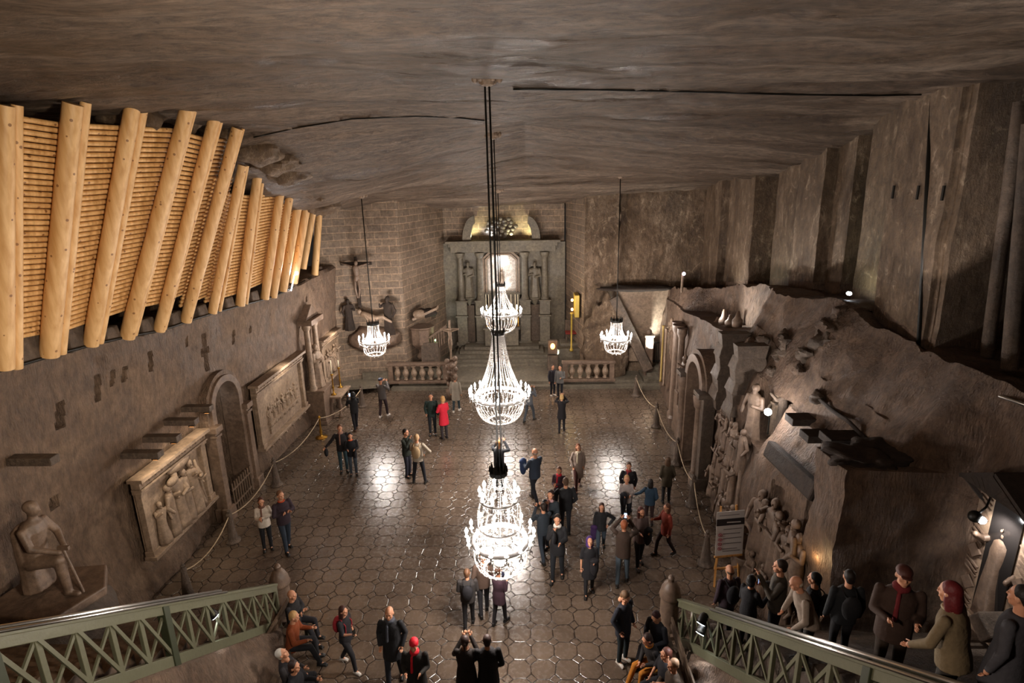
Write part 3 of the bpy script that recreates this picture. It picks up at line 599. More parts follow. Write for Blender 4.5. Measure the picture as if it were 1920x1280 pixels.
wh = ['nearest, half hidden by the stair railing', 'second from the viewer', 'third from the viewer', 'brass one before the carved altar table', 'last before the balustrade']
for p, s in zip(LP, wh): cone_post(p, 'slender barrier post along the left wall, '+s, 'brass' in s)
ropes([p+np.array([0, 0, .86]) for p in LP], 'pale sagging rope strung between the posts along the left wall')
RP = [az(1192, 742), az(1230, 800), az(1268, 870), az(1298, 948), az(1322, 1058)]
wh = ['farthest, by the right balustrade', 'fourth from the viewer', 'third from the viewer, before the portal', 'second from the viewer', 'nearest, left of the sign board']
for p, s in zip(RP, wh): cone_post(p, 'slender barrier post along the right wall, '+s)
ropes([p+np.array([0, 0, .86]) for p in RP], 'pale sagging rope strung between the posts along the right wall')
# ------------------------------------------------------------------ carved pieces on the left wall
def wallrect(name, label, cat, Xw, y0, y1, z0, z1, out, gable=False):
    """relief panel in a carved frame, plane facing +X"""
    t = thing(name, label, cat, (Xw, (y0+y1)/2, z0)); W = y1-y0; Hh = z1-z0
    mb = MB(); mb.box((Xw-.02, (y0+y1)/2, (z0+z1)/2), (.1, W-.1, Hh-.1)); obj('back_slab', mb, R_PALE, t)
    for yy in (y0+.12, y1-.12): mb = MB(); mb.box((Xw+out/2, yy, (z0+z1)/2-.05), (out, .22, Hh-.2)); mb.box((Xw+out/2, yy, z0+.1), (out+.08, .28, .22)); mb.box((Xw+out/2, yy, z1-.32), (out+.08, .28, .14)); obj('pilaster', mb, R_PALE, t, bevel=.012)
    mb = MB(); mb.box((Xw+out/2, (y0+y1)/2, z1-.14), (out+.06, W+.02, .2)); mb.box((Xw+out/2+.05, (y0+y1)/2, z1), (out+.22, W+.16, .09)); mb.box((Xw+out/2+.02, (y0+y1)/2, z1-.27), (out+.1, W+.06, .05))
    n = int(W/.13)
    for k in range(n): yy = y0+.1+(W-.2)*k/(n-1); mb.ell((Xw+out+.04, yy, z1-.13+.02*(k % 2)), (.035, .04, .06), 6, 4)
    obj('cornice', mb, R_PALE, t, bevel=.008)
    mb = MB(); mb.box((Xw+out/2+.03, (y0+y1)/2, z0+.03), (out+.16, W+.1, .1)); obj('sill', mb, R_PALE, t, bevel=.01)
    return t
def fig(mb, base, h, face=0, pose=0, M=None):
    """a small robed carved figure, base point, height, facing angle (0 = +Y, 90 = +X)"""
    a = -math.radians(face); s = h/1.75; R = Matrix.Rotation(a, 3, 'Z'); b = Vector(tuple(map(float, base)))
    def q(x, y, z): return b+R @ Vector((x*s, y*s, z*s))
    def ringp(z, rx, ry, ox=0, oy=0, fl=0): return [q(ox+rx*(1+fl*math.cos(6*2*PI*j/18))*math.cos(2*PI*j/18), oy+ry*(1+fl*math.cos(6*2*PI*j/18))*math.sin(2*PI*j/18), z) for j in range(18)]
    l = .05*math.sin(pose*2.1)
    mb.loft([ringp(0, .27, .22, 0, 0, .12), ringp(.15, .26, .2, 0, 0, .14), ringp(.6, .21, .17, l, 0, .10), ringp(.95, .19, .15, l, 0, .06), ringp(1.2, .21, .15, l*.5, 0), ringp(1.38, .23, .13), ringp(1.46, .15, .11), ringp(1.5, .07, .07)])
    mb.cap_(q(0, 0, 1.45), q(0, .01, 1.55), .06*s, .06*s, 8)
    mb.ell(q(.01, .02, 1.64), (.088*s, .105*s, .125*s), 12, 9); mb.ell(q(.01, .12, 1.63), (.02*s, .025*s, .03*s), 6, 4); mb.ell(q(0, -.02, 1.66), (.1*s, .11*s, .12*s), 10, 7); mb.ell(q(0, .06, 1.53), (.06*s, .05*s, .06*s), 8, 5)
    P = [((.22, 0, 1.38), (.30, .06, 1.12), (.12, .26, 1.2)), ((.22, 0, 1.38), (.34, -.02, 1.1), (.30, .14, .88)), ((.22, 0, 1.38), (.30, .16, 1.3), (.2, .36, 1.45)), ((.22, 0, 1.38), (.28, .1, 1.1), (.02, .22, 1.05))]
    for sx in (-1, 1):
        A, B, Cc = P[(pose+(1 if sx > 0 else 0)) % 4]; f = lambda p: q(p[0]*sx, p[1], p[2])
        mb.cap_(f(A), f(B), .075*s, .065*s, 8); mb.cap_(f(B), f(Cc), .065*s, .045*s, 8); mb.ell(f(Cc), (.045*s, .045*s, .055*s), 7, 5)
def figure_thing(name, label, base, h, face, pose, mat, group=None, cat='statue'):
    mb = MB(); fig(mb, base, h, face, pose); o = obj(name, mb, mat, None, True); md = o.modifiers.new('r', 'REMESH'); md.mode = 'VOXEL'; md.voxel_size = max(.012, h*.014); md.use_smooth_shade = True
    return tag(o, label, cat, group)
def relief_fig(parent, base, h, face, pose, mat, name='carved_figure'):
    mb = MB(); fig(mb, base, h, face, pose); return obj(name, mb, mat, parent, True)

# near panel: a group of large figures
t = wallrect('carved_relief', 'near framed salt relief with tall figures, under four shelf blocks', 'relief', -9.63, 12.15, 15.05, .95, 3.15, .16)
for k, (yy, zz, h, ps) in enumerate([(12.75, 1.05, 1.15, 1), (13.15, 1.05, 1.4, 0), (13.5, 1.05, 1.62, 3), (13.85, 1.05, 1.5, 2), (14.2, 1.05, 1.6, 0), (14.5, 1.15, 1.1, 1)]): relief_fig(t, (-9.5, yy, zz), h, 90+(-25 if k % 2 else 20), ps, R_PALE)
mb = MB(); mb.ell((-9.5, 13.75, 2.75), (.12, .5, .16), 12, 7); mb.ell((-9.42, 13.3, 2.5), (.1, .22, .12), 10, 6); mb.tube([(-9.4, 14.3, 2.6), (-9.4, 14.42, 1.9), (-9.38, 14.5, 1.2)], .04, 6); obj('carved_cloud', mb, R_PALE, t, True)
# far panel: a long table scene
t = wallrect('carved_relief', 'framed salt relief of a crowded table scene, right of the left arched doorway', 'relief', -9.42, 18.0, 22.15, 1.05, 3.42, .14)
mb = MB(); mb.box((-9.33, 20.1, 1.72), (.14, 2.7, .07)); mb.box((-9.36, 20.1, 1.5), (.06, 2.5, .4)); obj('carved_table', mb, R_PALE, t)
for k in range(13): relief_fig(t, (-9.38-.04*(k % 2), 18.95+2.35*k/12, 1.55), .78+.08*math.sin(k*2.2), 90+30*math.sin(k*1.7), k, R_PALE)
for k in range(6):
    mb = MB(); mb.ell((-9.2, 18.5+k*.62, .98), (.06, .05, .05), 8, 5); obj('knob', mb, R_PALE, t, True)
# third relief beyond the column
t = wallrect('carved_relief', 'far lit salt relief of figures on the left wall, behind the candlesticks', 'relief', -9.3, 24.2, 26.5, 1.3, 3.3, .12)
for k in range(6): relief_fig(t, (-9.2, 24.6+.3*k, 1.5+.12*(k % 3)), 1.0+.1*math.sin(k*2), 90+25*math.cos(k*2), k, R_PALE)
# shelf blocks with lamps above the near panel
bl = [((40, 862), .8, 'longest, alone above the kneeling statue'), ((264, 851), .5, 'lowest of four above the framed relief'), ((300, 821), .5, 'second of four above the framed relief'), ((335, 790), .5, 'third of four above the framed relief'), ((366, 765), .45, 'topmost of four, beside the arch')]
for i, (p, ln, s) in enumerate(bl):
    a = ax(p[0], p[1], -9.45); mb = MB(); mb.box((a[0]+.0, a[1], a[2]), (ln+.5, .24 if i else .22, .16)); o = thing('shelf_block', 'dark shelf block on the left wall, '+s, 'stone block', (a[0], a[1], a[2]), group='shelf blocks of the left wall'); obj('block', mb, R_DARK, o, bevel=.015)
    if i:
        mb = MB(); mb.box((a[0]+ln/2+.1, a[1], a[2]-.11), (.16, .1, .05)); obj('lamp', mb, BLACK, o); mb = MB(); mb.box((a[0]+ln/2+.1, a[1], a[2]-.14), (.12, .07, .012)); obj('lens', mb, CANDLE, o)
        light('lamp_light', 'SPOT', (a[0]+ln/2+.12, a[1], a[2]-.18), 26, (1, .84, .62), .04, (a[0]-.3, a[1]+.1, a[2]-1.6), 110, .6, o)
p = ax(520, 655, -9.0); light('relief_lamp', 'SPOT', (-8.75, 20.1, 3.75), 60, (1, .88, .7), .15, (-9.45, 20.1, 2.2), 130, .6)
light('relief_lamp', 'SPOT', (-8.7, 25.4, 3.6), 45, (1, .85, .66), .15, (-9.4, 25.4, 2.2), 120, .6)

# arched doorway
def arch_poly(w, sh, n=16): return [(-w, 0), (-w, sh)]+[(-w*math.cos(PI*k/n), sh+w*math.sin(PI*k/n)) for k in range(1, n)]+[(w, sh), (w, 0)]
def arch_ring(mb, org, uy, w0, w1, sh, x0, x1, n=20):
    """arch band between radius w0 and w1 extruded x0..x1; org centre base, along Y"""
    def pts(w): return [(-w, 0), (-w, sh*.5), (-w, sh)]+[(-w*math.cos(PI*k/n), sh+w*math.sin(PI*k/n)) for k in range(1, n)]+[(w, sh), (w, sh*.5), (w, 0)]
    a, b = pts(w0), pts(w1); N2 = len(a); vs = []
    for x in (x0, x1):
        for ring in (a, b): vs += [(x, org[1]+u, org[2]+v) for u, v in ring]
    fs = []
    for i in range(N2-1): fs += [(i, i+1, N2+i+1, N2+i), (2*N2+i+1, 2*N2+i, 3*N2+i, 3*N2+i+1), (i+1, i, 2*N2+i, 2*N2+i+1), (N2+i, N2+i+1, 3*N2+i+1, 3*N2+i)]
    for k in (0, N2-1): fs.append((k, N2+k, 3*N2+k, 2*N2+k))
    mb.add(vs, fs)
t = thing('arched_portal', 'arched doorway in the left wall, dark passage behind a picket gate', 'doorway', (-9.7, 16.42, 0)); o3 = (-9.7, 16.42, 0)
mb = MB(); arch_ring(mb, o3, 0, .70, .92, 3.45, -10.0, -9.38); obj('arch_band', mb, R_STAT, t, bevel=.015)
mb = MB(); arch_ring(mb, o3, 0, .92, 1.06, 3.45, -10.0, -9.46); obj('arch_moulding', mb, R_WALL, t)
for s in (-1, 1):
    mb = MB(); yy = 16.42+s*.98; mb.box((-9.45, yy, 1.55), (.34, .26, 2.75)); mb.box((-9.43, yy, .2), (.46, .4, .42)); mb.box((-9.43, yy, 3.02), (.46, .38, .18)); mb.box((-9.43, yy, 2.8), (.4, .3, .08)); obj('pilaster', mb, R_STAT, t, bevel=.012)
mb = MB(); mb.box((-10.55, 16.42, 1.9), (.06, 1.6, 4.4)); obj('passage_dark_sheet', mb, R_BLACK, t)  # near-black sheet across the opening, stands in for the darkness of the passage
gate = MB()
for k in range(9): gate.tube([(-9.35, 15.85+k*.145, .02), (-9.35, 15.85+k*.145, .98)], .026, 6); 
gate.bar((-9.35, 15.8, .75), (-9.35, 17.05, .75), .04, .06); gate.bar((-9.35, 15.8, .25), (-9.35, 17.05, .25), .04, .06); obj('picket_gate', gate, W_OLD, t)
light('passage_lamp', 'POINT', (-10.2, 16.6, 3.7), 2, (.75, .88, 1), .05)
mb = MB(); mb.ell((-10.35, 16.4, 3.8), (.05, .05, .05), 8, 6); tag(obj('passage_spotlight', mb, LED, None, True), 'tiny bluish lit lamp high inside the arched doorway', 'lamp')

# statue column, candlesticks and carved table
t = thing('statue_column', 'tall carved salt column group with a robed figure, right of the framed table relief', 'column', (-9.1, 23.1, 0))
mb = MB(); mb.box((-9.2, 23.1, .75), (.95, 1.0, 1.5)); mb.box((-9.2, 23.1, 1.52), (1.1, 1.1, .1)); mb.box((-9.2, 23.1, .08), (1.05, 1.1, .16)); obj('pedestal', mb, R_STAT, t, bevel=.02)
for yy, r in ((22.65, .13), (23.55, .13)):
    mb = MB(); mb.lathe([(r*1.3, 0), (r*1.3, .12), (r, .18), (r*.85, 2.6), (r*1.3, 2.72), (r*1.3, 2.9)], (-9.15, yy, 1.56), 14); obj('shaft', mb, R_PALE, t, True, sharp=True)
mb = MB(); mb.box((-9.2, 23.1, 4.55), (.8, 1.4, .22)); mb.prism([(-.75, 0), (.75, 0), (0, .55)], (-9.5, 23.1, 4.66), (0, 1, 0), (0, 0, 1), .5); obj('canopy', mb, R_STAT, t, bevel=.015)
figure_thing('robed_statue', 'pale robed salt statue standing between the columns right of the framed table relief', (-9.05, 23.1, 1.57), 1.9, 100, 3, R_PALE)
t = thing('carved_table', 'small carved salt table with a pale top and carved legs, by the left wall', 'table', (-8.55, 24.0, 0))
mb = MB(); mb.box((-8.6, 24.0, .97), (.75, 1.5, .09)); obj('tabletop', mb, R_PALE, t, bevel=.015)
for sx in (-1, 1):
    for sy in (-1, 1): mb = MB(); mb.lathe([(.1, 0), (.1, .08), (.05, .2), (.09, .5), (.05, .8), (.1, .925)], (-8.6+sx*.26, 24.0+sy*.6, 0), 10); obj('leg', mb, R_STAT, t, True)
for k, (yy, h) in enumerate(((23.55, 1.9), (24.5, 1.6))):
    c = (-8.62, yy, 1.02); t = thing('candlestick', ('taller' if k == 0 else 'shorter') + ' golden candlestick on the carved salt table by the left wall', 'candlestick', c)
    mb = MB(); mb.lathe([(.12, 0), (.12, .03), (.04, .08), (.03, .3), (.06, .34), (.03, .4), (.028, .9), (.08, .94), (.02, .97)], c, 12); obj('stem', mb, BRASS, t, True)
    mb = MB(); mb.lathe([(.025, .96), (.025, h-.3), (.004, h-.28)], c, 8); obj('candle', mb, plain('candle_wax', 'e8dcc0', .5), t, True)

# kneeling miner statue on a boulder
a = ax(95, 1108, -8.75)
mb = MB(); mb.ell((a[0]-.25, a[1]-.1, a[2]-.75), (1.1, 1.15, .72), 26, 16, fn=lambda p: p*(1+.14*float(fbm(p.x*2+3, p.y*2, p.z*2, 3)))); tag(obj('boulder', mb, R_DARK, None, True), 'rough dark boulder under the kneeling statue beside the left stairs', 'boulder')
mb = MB(); zb = a[2]; mb.prism([(-.85, -.6), (.62, -.75), (.95, .1), (.5, .75), (-.7, .6)], (a[0], a[1], zb-.16), (1, 0, 0), (0, 1, 0), .18)
t = thing('kneeling_statue', 'dark salt statue of a kneeling man leaning on an axe, at left', 'statue', (a[0], a[1], zb))
obj('base', mb, R_STAT, t, bevel=.03)
mb = MB(); S = lambda x, y, z: (a[0]+x, a[1]+y, zb+z)
mb.loft([[S(ox+rx*math.cos(2*PI*j/14), oy+ry*math.sin(2*PI*j/14), z) for j in range(14)] for z, rx, ry, ox, oy in ((.62, .19, .2, -.12, 0), (.8, .21, .2, -.11, 0), (1.05, .2, .19, -.06, 0), (1.28, .2, .23, -.02, 0), (1.42, .15, .2, 0, 0), (1.5, .08, .09, .02, 0))])
mb.cap_(S(.02, 0, 1.45), S(.05, 0, 1.6), .075, .07, 10); mb.ell(S(.08, 0, 1.69), (.12, .095, .135), 14, 10); mb.ell(S(.2, 0, 1.67), (.03, .02, .03), 6, 4); mb.ell(S(.05, 0, 1.74), (.125, .11, .11), 12, 8)
mb.cap_(S(-.1, -.1, .68), S(.42, -.12, .74), .14, .11, 12); mb.cap_(S(.42, -.12, .74), S(.46, -.12, .1), .1, .07, 10); mb.cap_(S(.42, -.12, .07), S(.62, -.12, .05), .06, .05, 8)
mb.cap_(S(-.12, .12, .66), S(-.12, .16, .16), .14, .11, 12); mb.cap_(S(-.12, .16, .12), S(-.62, .16, .1), .1, .06, 10)
for y1, w in ((-.22, (.48, -.15, .92)), (.22, (.45, .02, .94))): mb.cap_(S(0, y1, 1.36), S(.14, y1*1.3, 1.08), .075, .065, 10); mb.cap_(S(.14, y1*1.3, 1.08), S(*w), .062, .045, 10); mb.ell(S(*w), (.06, .05, .05), 8, 6)
mb.loft([[S(-.2+rx*math.cos(2*PI*j/10), ry*math.sin(2*PI*j/10), z) for j in range(10)] for z, rx, ry in ((.1, .22, .26), (.5, .16, .24), (.9, .15, .24), (1.3, .14, .22), (1.4, .05, .1))])
o = obj('figure', mb, R_STAT, t, True); md = o.modifiers.new('r', 'REMESH'); md.mode = 'VOXEL'; md.voxel_size = .02; md.use_smooth_shade = True
mb = MB(); mb.tube([S(.5, -.07, .98), S(.66, -.05, .03)], .022, 8); mb.box(S(.52, -.07, .96), (.2, .05, .07)); obj('axe', mb, R_STAT, t)

# ------------------------------------------------------------------ crucifix group on the far left wall
t = thing('wall_crucifix', 'dark carved crucifix high on the far left brick wall', 'crucifix', (-8.3, 27.15, 4.2))
c = ay(667, 495, 27.05); mb = MB(); mb.box((c[0], 27.1, c[2]-.9), (.14, .12, 2.5)); mb.box((c[0], 27.1, c[2]+.02), (1.5, .12, .14)); obj('cross', mb, R_BLACK, t, bevel=.015)
def corpus(mb, c, s, dy=-.12):
    q = lambda x, z, y=0: (c[0]+x*s, c[1]+dy*s+y*s, c[2]+z*s)
    mb.cap_(q(0, -.1), q(.02, -.5), .15*s, .11*s, 12); mb.cap_(q(.02, -.5), q(.0, -.62), .13*s, .13*s, 10); mb.ell(q(.05, .12, -.06), (.085*s, .09*s, .115*s), 10, 8)
    for sx in (-1, 1): mb.cap_(q(.13*sx, -.05), q(.36*sx, .02), .055*s, .045*s, 8); mb.cap_(q(.36*sx, .02), q(.62*sx, .1), .045*s, .03*s, 8); mb.cap_(q(.07*sx, -.65), q(.10*sx+.03, -1.05, -.08), .085*s, .06*s, 8); mb.cap_(q(.10*sx+.03, -1.05, -.08), q(.03*sx, -1.48), .06*s, .035*s, 8)
mb = MB(); corpus(mb, (c[0], 27.08, c[2]-.05), 1.05); obj('figure', mb, R_STAT, t, True)
t0 = ay(668, 575, 27.1)
figure_thing('mourner_statue', 'dark robed statue left of the pale reclining figure under the wall crucifix', (t0[0]-.35, 26.95, 3.1), 1.55, 150, 0, R_BLACK, cat='statue')
t1 = ay(738, 600, 27.1); figure_thing('mourner_statue', 'dark hooded statue right of the pale reclining figure under the wall crucifix', (t1[0]-.2, 27.0, 2.85), 1.9, 200, 1, R_BLACK)
mb = MB(); q = ay(705, 598, 26.8); mb.cap_((q[0]-.6, 26.8, q[2]+.25), (q[0]-.1, 26.75, q[2]+.05), .16, .18, 12); mb.cap_((q[0]-.1, 26.75, q[2]+.05), (q[0]+.35, 26.7, q[2]+.12), .15, .1, 10); mb.cap_((q[0]+.35, 26.7, q[2]+.12), (q[0]+.75, 26.7, q[2]-.12), .09, .06, 10); mb.ell((q[0]-.78, 26.78, q[2]+.38), (.11, .1, .13), 10, 8)
mb.cap_((q[0]-.5, 26.65, q[2]+.2), (q[0]-.2, 26.55, q[2]-.15), .06, .045, 8)
tag(obj('reclining_statue', mb, R_PALE, None, True), 'pale reclining salt figure on a ledge under the wall crucifix', 'statue')
mb = MB()
mb.ell((t0[0]+.75, 27.2, 2.55), (1.35, .55, .62), 24, 14, fn=lambda p: p*(1+.2*float(fbm(p.x*2, p.y*2, p.z*2+5, 3)))); tag(obj('rock_ledge', mb, R_STAT, None, True), 'rocky salt ledge carrying the mourning statues under the wall crucifix', 'rock')

# pulpit
pc = ay(806, 640, 28.4)
t = thing('pulpit', 'carved salt pulpit with steps and a canopy, left of the altar', 'pulpit', (pc[0], 28.4, .8))
def P_(x, z, y=0): v = ay(x, z, 28.4+y); return v
b = P_(795, 688); tp = P_(795, 620); mb = MB()
mb.lathe([(.3, 0), (.34, .1), (.2, .3), (.24, .5), (.55, .75), (.6, .85), (.62, 1.6), (.68, 1.66), (.68, 1.72)], (b[0], 28.4, 1.2), 8); obj('pulpit_box', mb, R_STAT, t, bevel=.015)
mb = MB(); mb.box((b[0]+.45, 28.3, 1.5), (.9, .9, 1.3)); obj('arched_base', mb, R_DARK, t, bevel=.02)
for k in range(6): mb = MB(); mb.tube([(b[0]+.55+.13*k, 27.95, 1.6+.10*k), (b[0]+.55+.13*k, 27.95, 2.4+.1*k)], .03, 6); obj('baluster', mb, R_STAT, t)
mb = MB(); mb.bar((b[0]+.45, 27.95, 2.4), (b[0]+1.35, 27.95, 3.0), .1, .1); obj('stair_rail', mb, R_STAT, t)
mb = MB(); mb.bar((b[0]-.35, 28.3, 3.35), (b[0]+.9, 28.3, 3.9), .7, .12); mb.ell((b[0]+.0, 28.1, 3.6), (.35, .3, .25), 10, 7); obj('canopy', mb, R_PALE, t)
mb = MB(); g = P_(800, 585); mb.ell((g[0], 28.3, g[2]), (.5, .3, .22), 12, 8, fn=lambda p: p*(1+.3*float(fbm(p.x*5, p.y*5, p.z*5, 2)))); obj('crest', mb, R_BLACK, t, True)
g = P_(815, 625); light('pulpit_lamp', 'SPOT', (g[0]+.1, 28.0, 2.3), 35, (.75, 1, .7), .05, (g[0]+.25, 29.4, 4.2), 80, .7)
mb = MB(); mb.ell((g[0]+.1, 28.0, 2.25), (.06, .06, .05), 8, 6); tag(obj('green_uplight', mb, emis('green_lens', 'b8ffb0', 6), None, True), 'small greenish uplight beside the pulpit', 'lamp')
# processional crucifix on its carved base
p0 = az(849, 735, .3); t = thing('standing_crucifix', 'tall slender crucifix on a carved pillar, right of the left balustrade', 'crucifix', p0)
px_, py_ = float(p0[0]), float(p0[1]); mb = MB(); zt = ay(847, 600, py_)[2]; za = ay(847, 617, py_)[2]; zb2 = ay(850, 675, py_)[2]
mb.box((px_, py_, (zt+zb2)/2), (.09, .08, zt-zb2)); mb.box((px_, py_, za), (.85, .08, .09)); obj('cross', mb, R_PALE, t, bevel=.01)
mb = MB(); corpus(mb, (px_, py_, za-.06), .62); obj('figure', mb, R_PALE, t, True)
mb = MB(); mb.lathe([(.32, -.3), (.32, .15), (.2, .25), (.16, .8), (.26, .95), (.2, 1.1), (.24, zb2-.55), (.3, zb2-.4), (.1, zb2-.25)], (px_, py_, .3), 12)
for k in range(14): mb.ell((px_+.2*math.cos(k*2.4), py_-.1+.15*math.sin(k*2.4), .6+k*.11), (.13, .12, .14), 8, 6)
obj('carved_pillar', mb, R_STAT, t, True)

# ------------------------------------------------------------------ balustrades
def balustrade(label, x0, x1, y, n, z0=.3):
    t = thing('altar_balustrade', label, 'balustrade', ((x0+x1)/2, y, z0)); mb = MB(); mb.box(((x0+x1)/2, y, z0+1.0), (x1-x0+.1, .3, .12)); mb.box(((x0+x1)/2, y, z0+.92), (x1-x0, .22, .06)); obj('coping', mb, R_STAT, t, bevel=.015)
    mb = MB(); mb.box(((x0+x1)/2, y, z0+.07), (x1-x0+.1, .34, .14)); obj('plinth', mb, R_STAT, t, bevel=.015)
    for xx in (x0+.12, x1-.12): mb = MB(); mb.box((xx, y, z0+.5), (.24, .26, .8)); obj('post', mb, R_STAT, t, bevel=.01)
    me = None
    for i in range(n):
        xx = x0+.24+(x1-x0-.48)*(i+.5)/n
        if me is None: mb = MB(); mb.lathe([(.12, -.36), (.12, -.32), (.07, -.28), (.10, -.18), (.165, -.05), (.16, .05), (.10, .18), (.07, .28), (.12, .33), (.12, .38)], (0, 0, 0), 12); me = mb.mesh('baluster', R_PALE, None, True)
        o = bpy.data.objects.new('baluster', me); C.objects.link(o); o.parent = t; o.location = (xx-(x0+x1)/2, 0, .52)
balustrade('carved salt balustrade left of the altar steps', -7.0, -4.0, 27.05, 6); balustrade('carved salt balustrade right of the altar steps', 1.75, 4.3, 27.05, 5)

# ------------------------------------------------------------------ altar
def A_(x, z): return ay(x, z, 32.2)
t = thing('main_altar', 'grey green columned salt altar wall at the far end of the hall', 'altar', (-1.3, 32.2, 1.0)); yA = 32.3
zc = A_(940, 452)[2]; zp = A_(940, 560)[2]; zp2 = A_(940, 588)[2]; xl, xr = A_(836, 452)[0], A_(1050, 452)[0]; xm = (xl+xr)/2
mb = MB(); mb.box((xm, yA-.1, zc), (xr-xl, 1.0, .14)); mb.box((xm, yA-.05, zc-.16), (xr-xl-.3, .85, .2)); mb.box((xm, yA, zc-.42), (xr-xl-.5, .7, .34)); obj('cornice', mb, R_ALTAR, t, bevel=.02)
mb = MB(); mb.box((xm-2.2, yA+.25, zc/2), (2.6, .3, zc-.2)); mb.box((xm+2.2, yA+.25, zc/2), (2.6, .3, zc-.2)); mb.box((xm, yA+.25, (zc+6.2)/2), (2.0, .3, zc-6.2)); mb.box((xm, yA+.25, 1.9), (2.0, .3, 3.7)); obj('retable_wall', mb, R_ALTAR, t)
cols = [864, 900, 984, 1021]
for px in cols:
    q = A_(px, 500); mb = MB(); hh = zc-.6-zp; mb.lathe([(.24, 0), (.24, .1), (.19, .16), (.18, hh*.5), (.155, hh-.3), (.2, hh-.25), (.27, hh-.08), (.27, hh)], (q[0], yA-.25, zp), 14); obj('column', mb, R_ALTAR, t, True, sharp=True)
    mb = MB(); mb.box((q[0], yA-.25, (zp+zp2)/2-.02), (.6, .6, zp-zp2-.1)); mb.box((q[0], yA-.25, zp-.04), (.7, .7, .08)); mb.box((q[0], yA-.25, zp2-.04), (.72, .72, .1)); mb.box((q[0], yA-.25, zp2/2+.3), (.58, .58, zp2-.65)); mb.box((q[0], yA-.25, 1.0), (.74, .74, .2)); obj('pedestal', mb, R_ALTAR, t, bevel=.02)
w0, w1 = A_(914, 548), A_(966, 478); cxw = (w0[0]+w1[0])/2; hw = (w1[0]-w0[0])/2
def octo(w, z0, z1, c=.3): return [(-w, z0), (-w, z1-c*w*1.2), (-w*.6, z1), (w*.6, z1), (w, z1-c*w*1.2), (w, z0)]
for off, wd in ((0, .1), (.14, .1)):
    a, b = octo(hw+off, w0[2], w1[2]+off), octo(hw+off+wd, w0[2], w1[2]+off+wd); vs = [(cxw+u, yA-.06-off*.3, v) for u, v in a]+[(cxw+u, yA-.06-off*.3, v) for u, v in b]+[(cxw+u, yA+.2, v) for u, v in a]+[(cxw+u, yA+.2, v) for u, v in b]; n = 6
    mb = MB(); mb.add(vs, [(i, n+i, n+i+1, i+1) for i in range(n-1)]+[(i, i+1, 2*n+i+1, 2*n+i) for i in range(n-1)]+[(n+i+1, n+i, 3*n+i, 3*n+i+1) for i in range(n-1)]); obj('niche_frame', mb, R_PALE, t)
mb = MB(); mb.box((cxw, yA+.1, w0[2]-.08), (2*hw+.5, .5, .14)); obj('niche_sill', mb, R_ALTAR, t)
# deep lit niche: side cheeks are the retable wall; carved salt back
mb = MB(); mb.box((cxw, yA+.28, (w0[2]+w1[2])/2), (2*hw+.3, .06, w1[2]-w0[2]+.2)); obj('niche_back', mb, rock('bright_salt', '8f7f70', 'd6ccc0', scale=5, bump=.8, bdist=.1), t)
mb = MB(); mb.lathe([(.2, 0), (.17, .3), (.15, .8), (.12, 1.1), (.05, 1.15)], (cxw, yA+.08, w0[2]+.02), 12); mb.ell((cxw, yA+.08, w0[2]+1.27), (.09, .09, .12), 10, 8); obj('niche_figure', mb, R_PALE, t, True)
light('niche_lamp', 'AREA', (cxw, yA-.12, w0[2]+.12), 45, (.95, .97, 1), .5, (cxw, yA+.3, w1[2]))
light('niche_lamp', 'AREA', (cxw, yA-.1, w1[2]-.1), 25, (.95, .97, 1), .5, (cxw, yA+.3, w0[2]))
for px, s in ((880, 'left'), (1003, 'right')):
    q = A_(px, 556); figure_thing('saint_statue', f'grey green salt saint standing in the {s} bay of the altar', (q[0], yA-.2, q[2]), 2.0, 180, 3, R_ALTAR)
    mb = MB(); mb.lathe([(.05, -.5), (.2, -.2), (.32, -.05), (.32, 0)], (q[0], yA-.2, q[2]), 12); obj('console', mb, R_ALTAR, t)
    mb = MB(); mb.box((q[0], yA+.0, 2.1), (.55, .5, 2.2)); obj('panel', mb, R_DARK, t)
# upper storey: curved pediment pieces, centre relief
for s, px in ((-1, 890), (1, 982)):
    mb = MB(); pts = []; c0 = A_(893 if s < 0 else 988, 450)
    for k in range(9):
        a = k/8*PI/2*.92; pts.append((c0[0]+s*(.62-.62*(1-math.cos(a)))+(-s)*.0, c0[2]+1.45*math.sin(a)))
    outer = [(c0[0]+s*.75*math.cos(k/8*1.45), c0[2]+1.35*math.sin(k/8*1.45)) for k in range(9)]; inner = [(c0[0]+s*.28*math.cos(k/8*1.45), c0[2]+.95*math.sin(k/8*1.45)) for k in range(9)]
    mb.prism(outer+inner[::-1], (0, yA+.1, 0), (1, 0, 0), (0, 0, 1), .5 if s < 0 else .5); obj('curved_pediment', mb, R_ALTAR, t)
q = A_(940, 430); mb = MB()
for k in range(26): a = k*2.4; r = .08+.10*math.sqrt(k)*1.6; mb.ell((q[0]+r*math.cos(a), yA-.05, q[2]+.1+r*.62*math.sin(a)), (.14, .1, .12), 7, 5)
obj('crest_relief', mb, R_ALTAR, t, True)
for px, col, e in ((885, (1, .95, .5), 90), (995, (1, .95, .5), 90), (918, (.75, .85, 1), 40), (960, (1, .95, .6), 35)):
    q = A_(px, 449); light('altar_uplight', 'SPOT', (q[0], yA-.25, q[2]+.15), e, col, .06, (q[0], yA+.5, q[2]+1.6), 120, .7)
light('altar_lamp', 'SPOT', (-4.2, 29.0, 1.0), 70, (.88, 1, .82), .1, (-3.2, 32.3, 4.5), 70, .8); light('altar_lamp', 'SPOT', (1.6, 29.3, 1.0), 60, (.9, 1, .84), .1, (1.0, 32.3, 4.0), 70, .8)
mb = MB(); mb.box((cxw, 31.3, 1.55), (1.9, .7, .95)); mb.box((cxw, 31.3, 2.05), (2.1, .85, .08)); tag(obj('altar_table', mb, R_ALTAR, None, bevel=.02), 'block shaped salt altar table at the top of the steps', 'altar table')
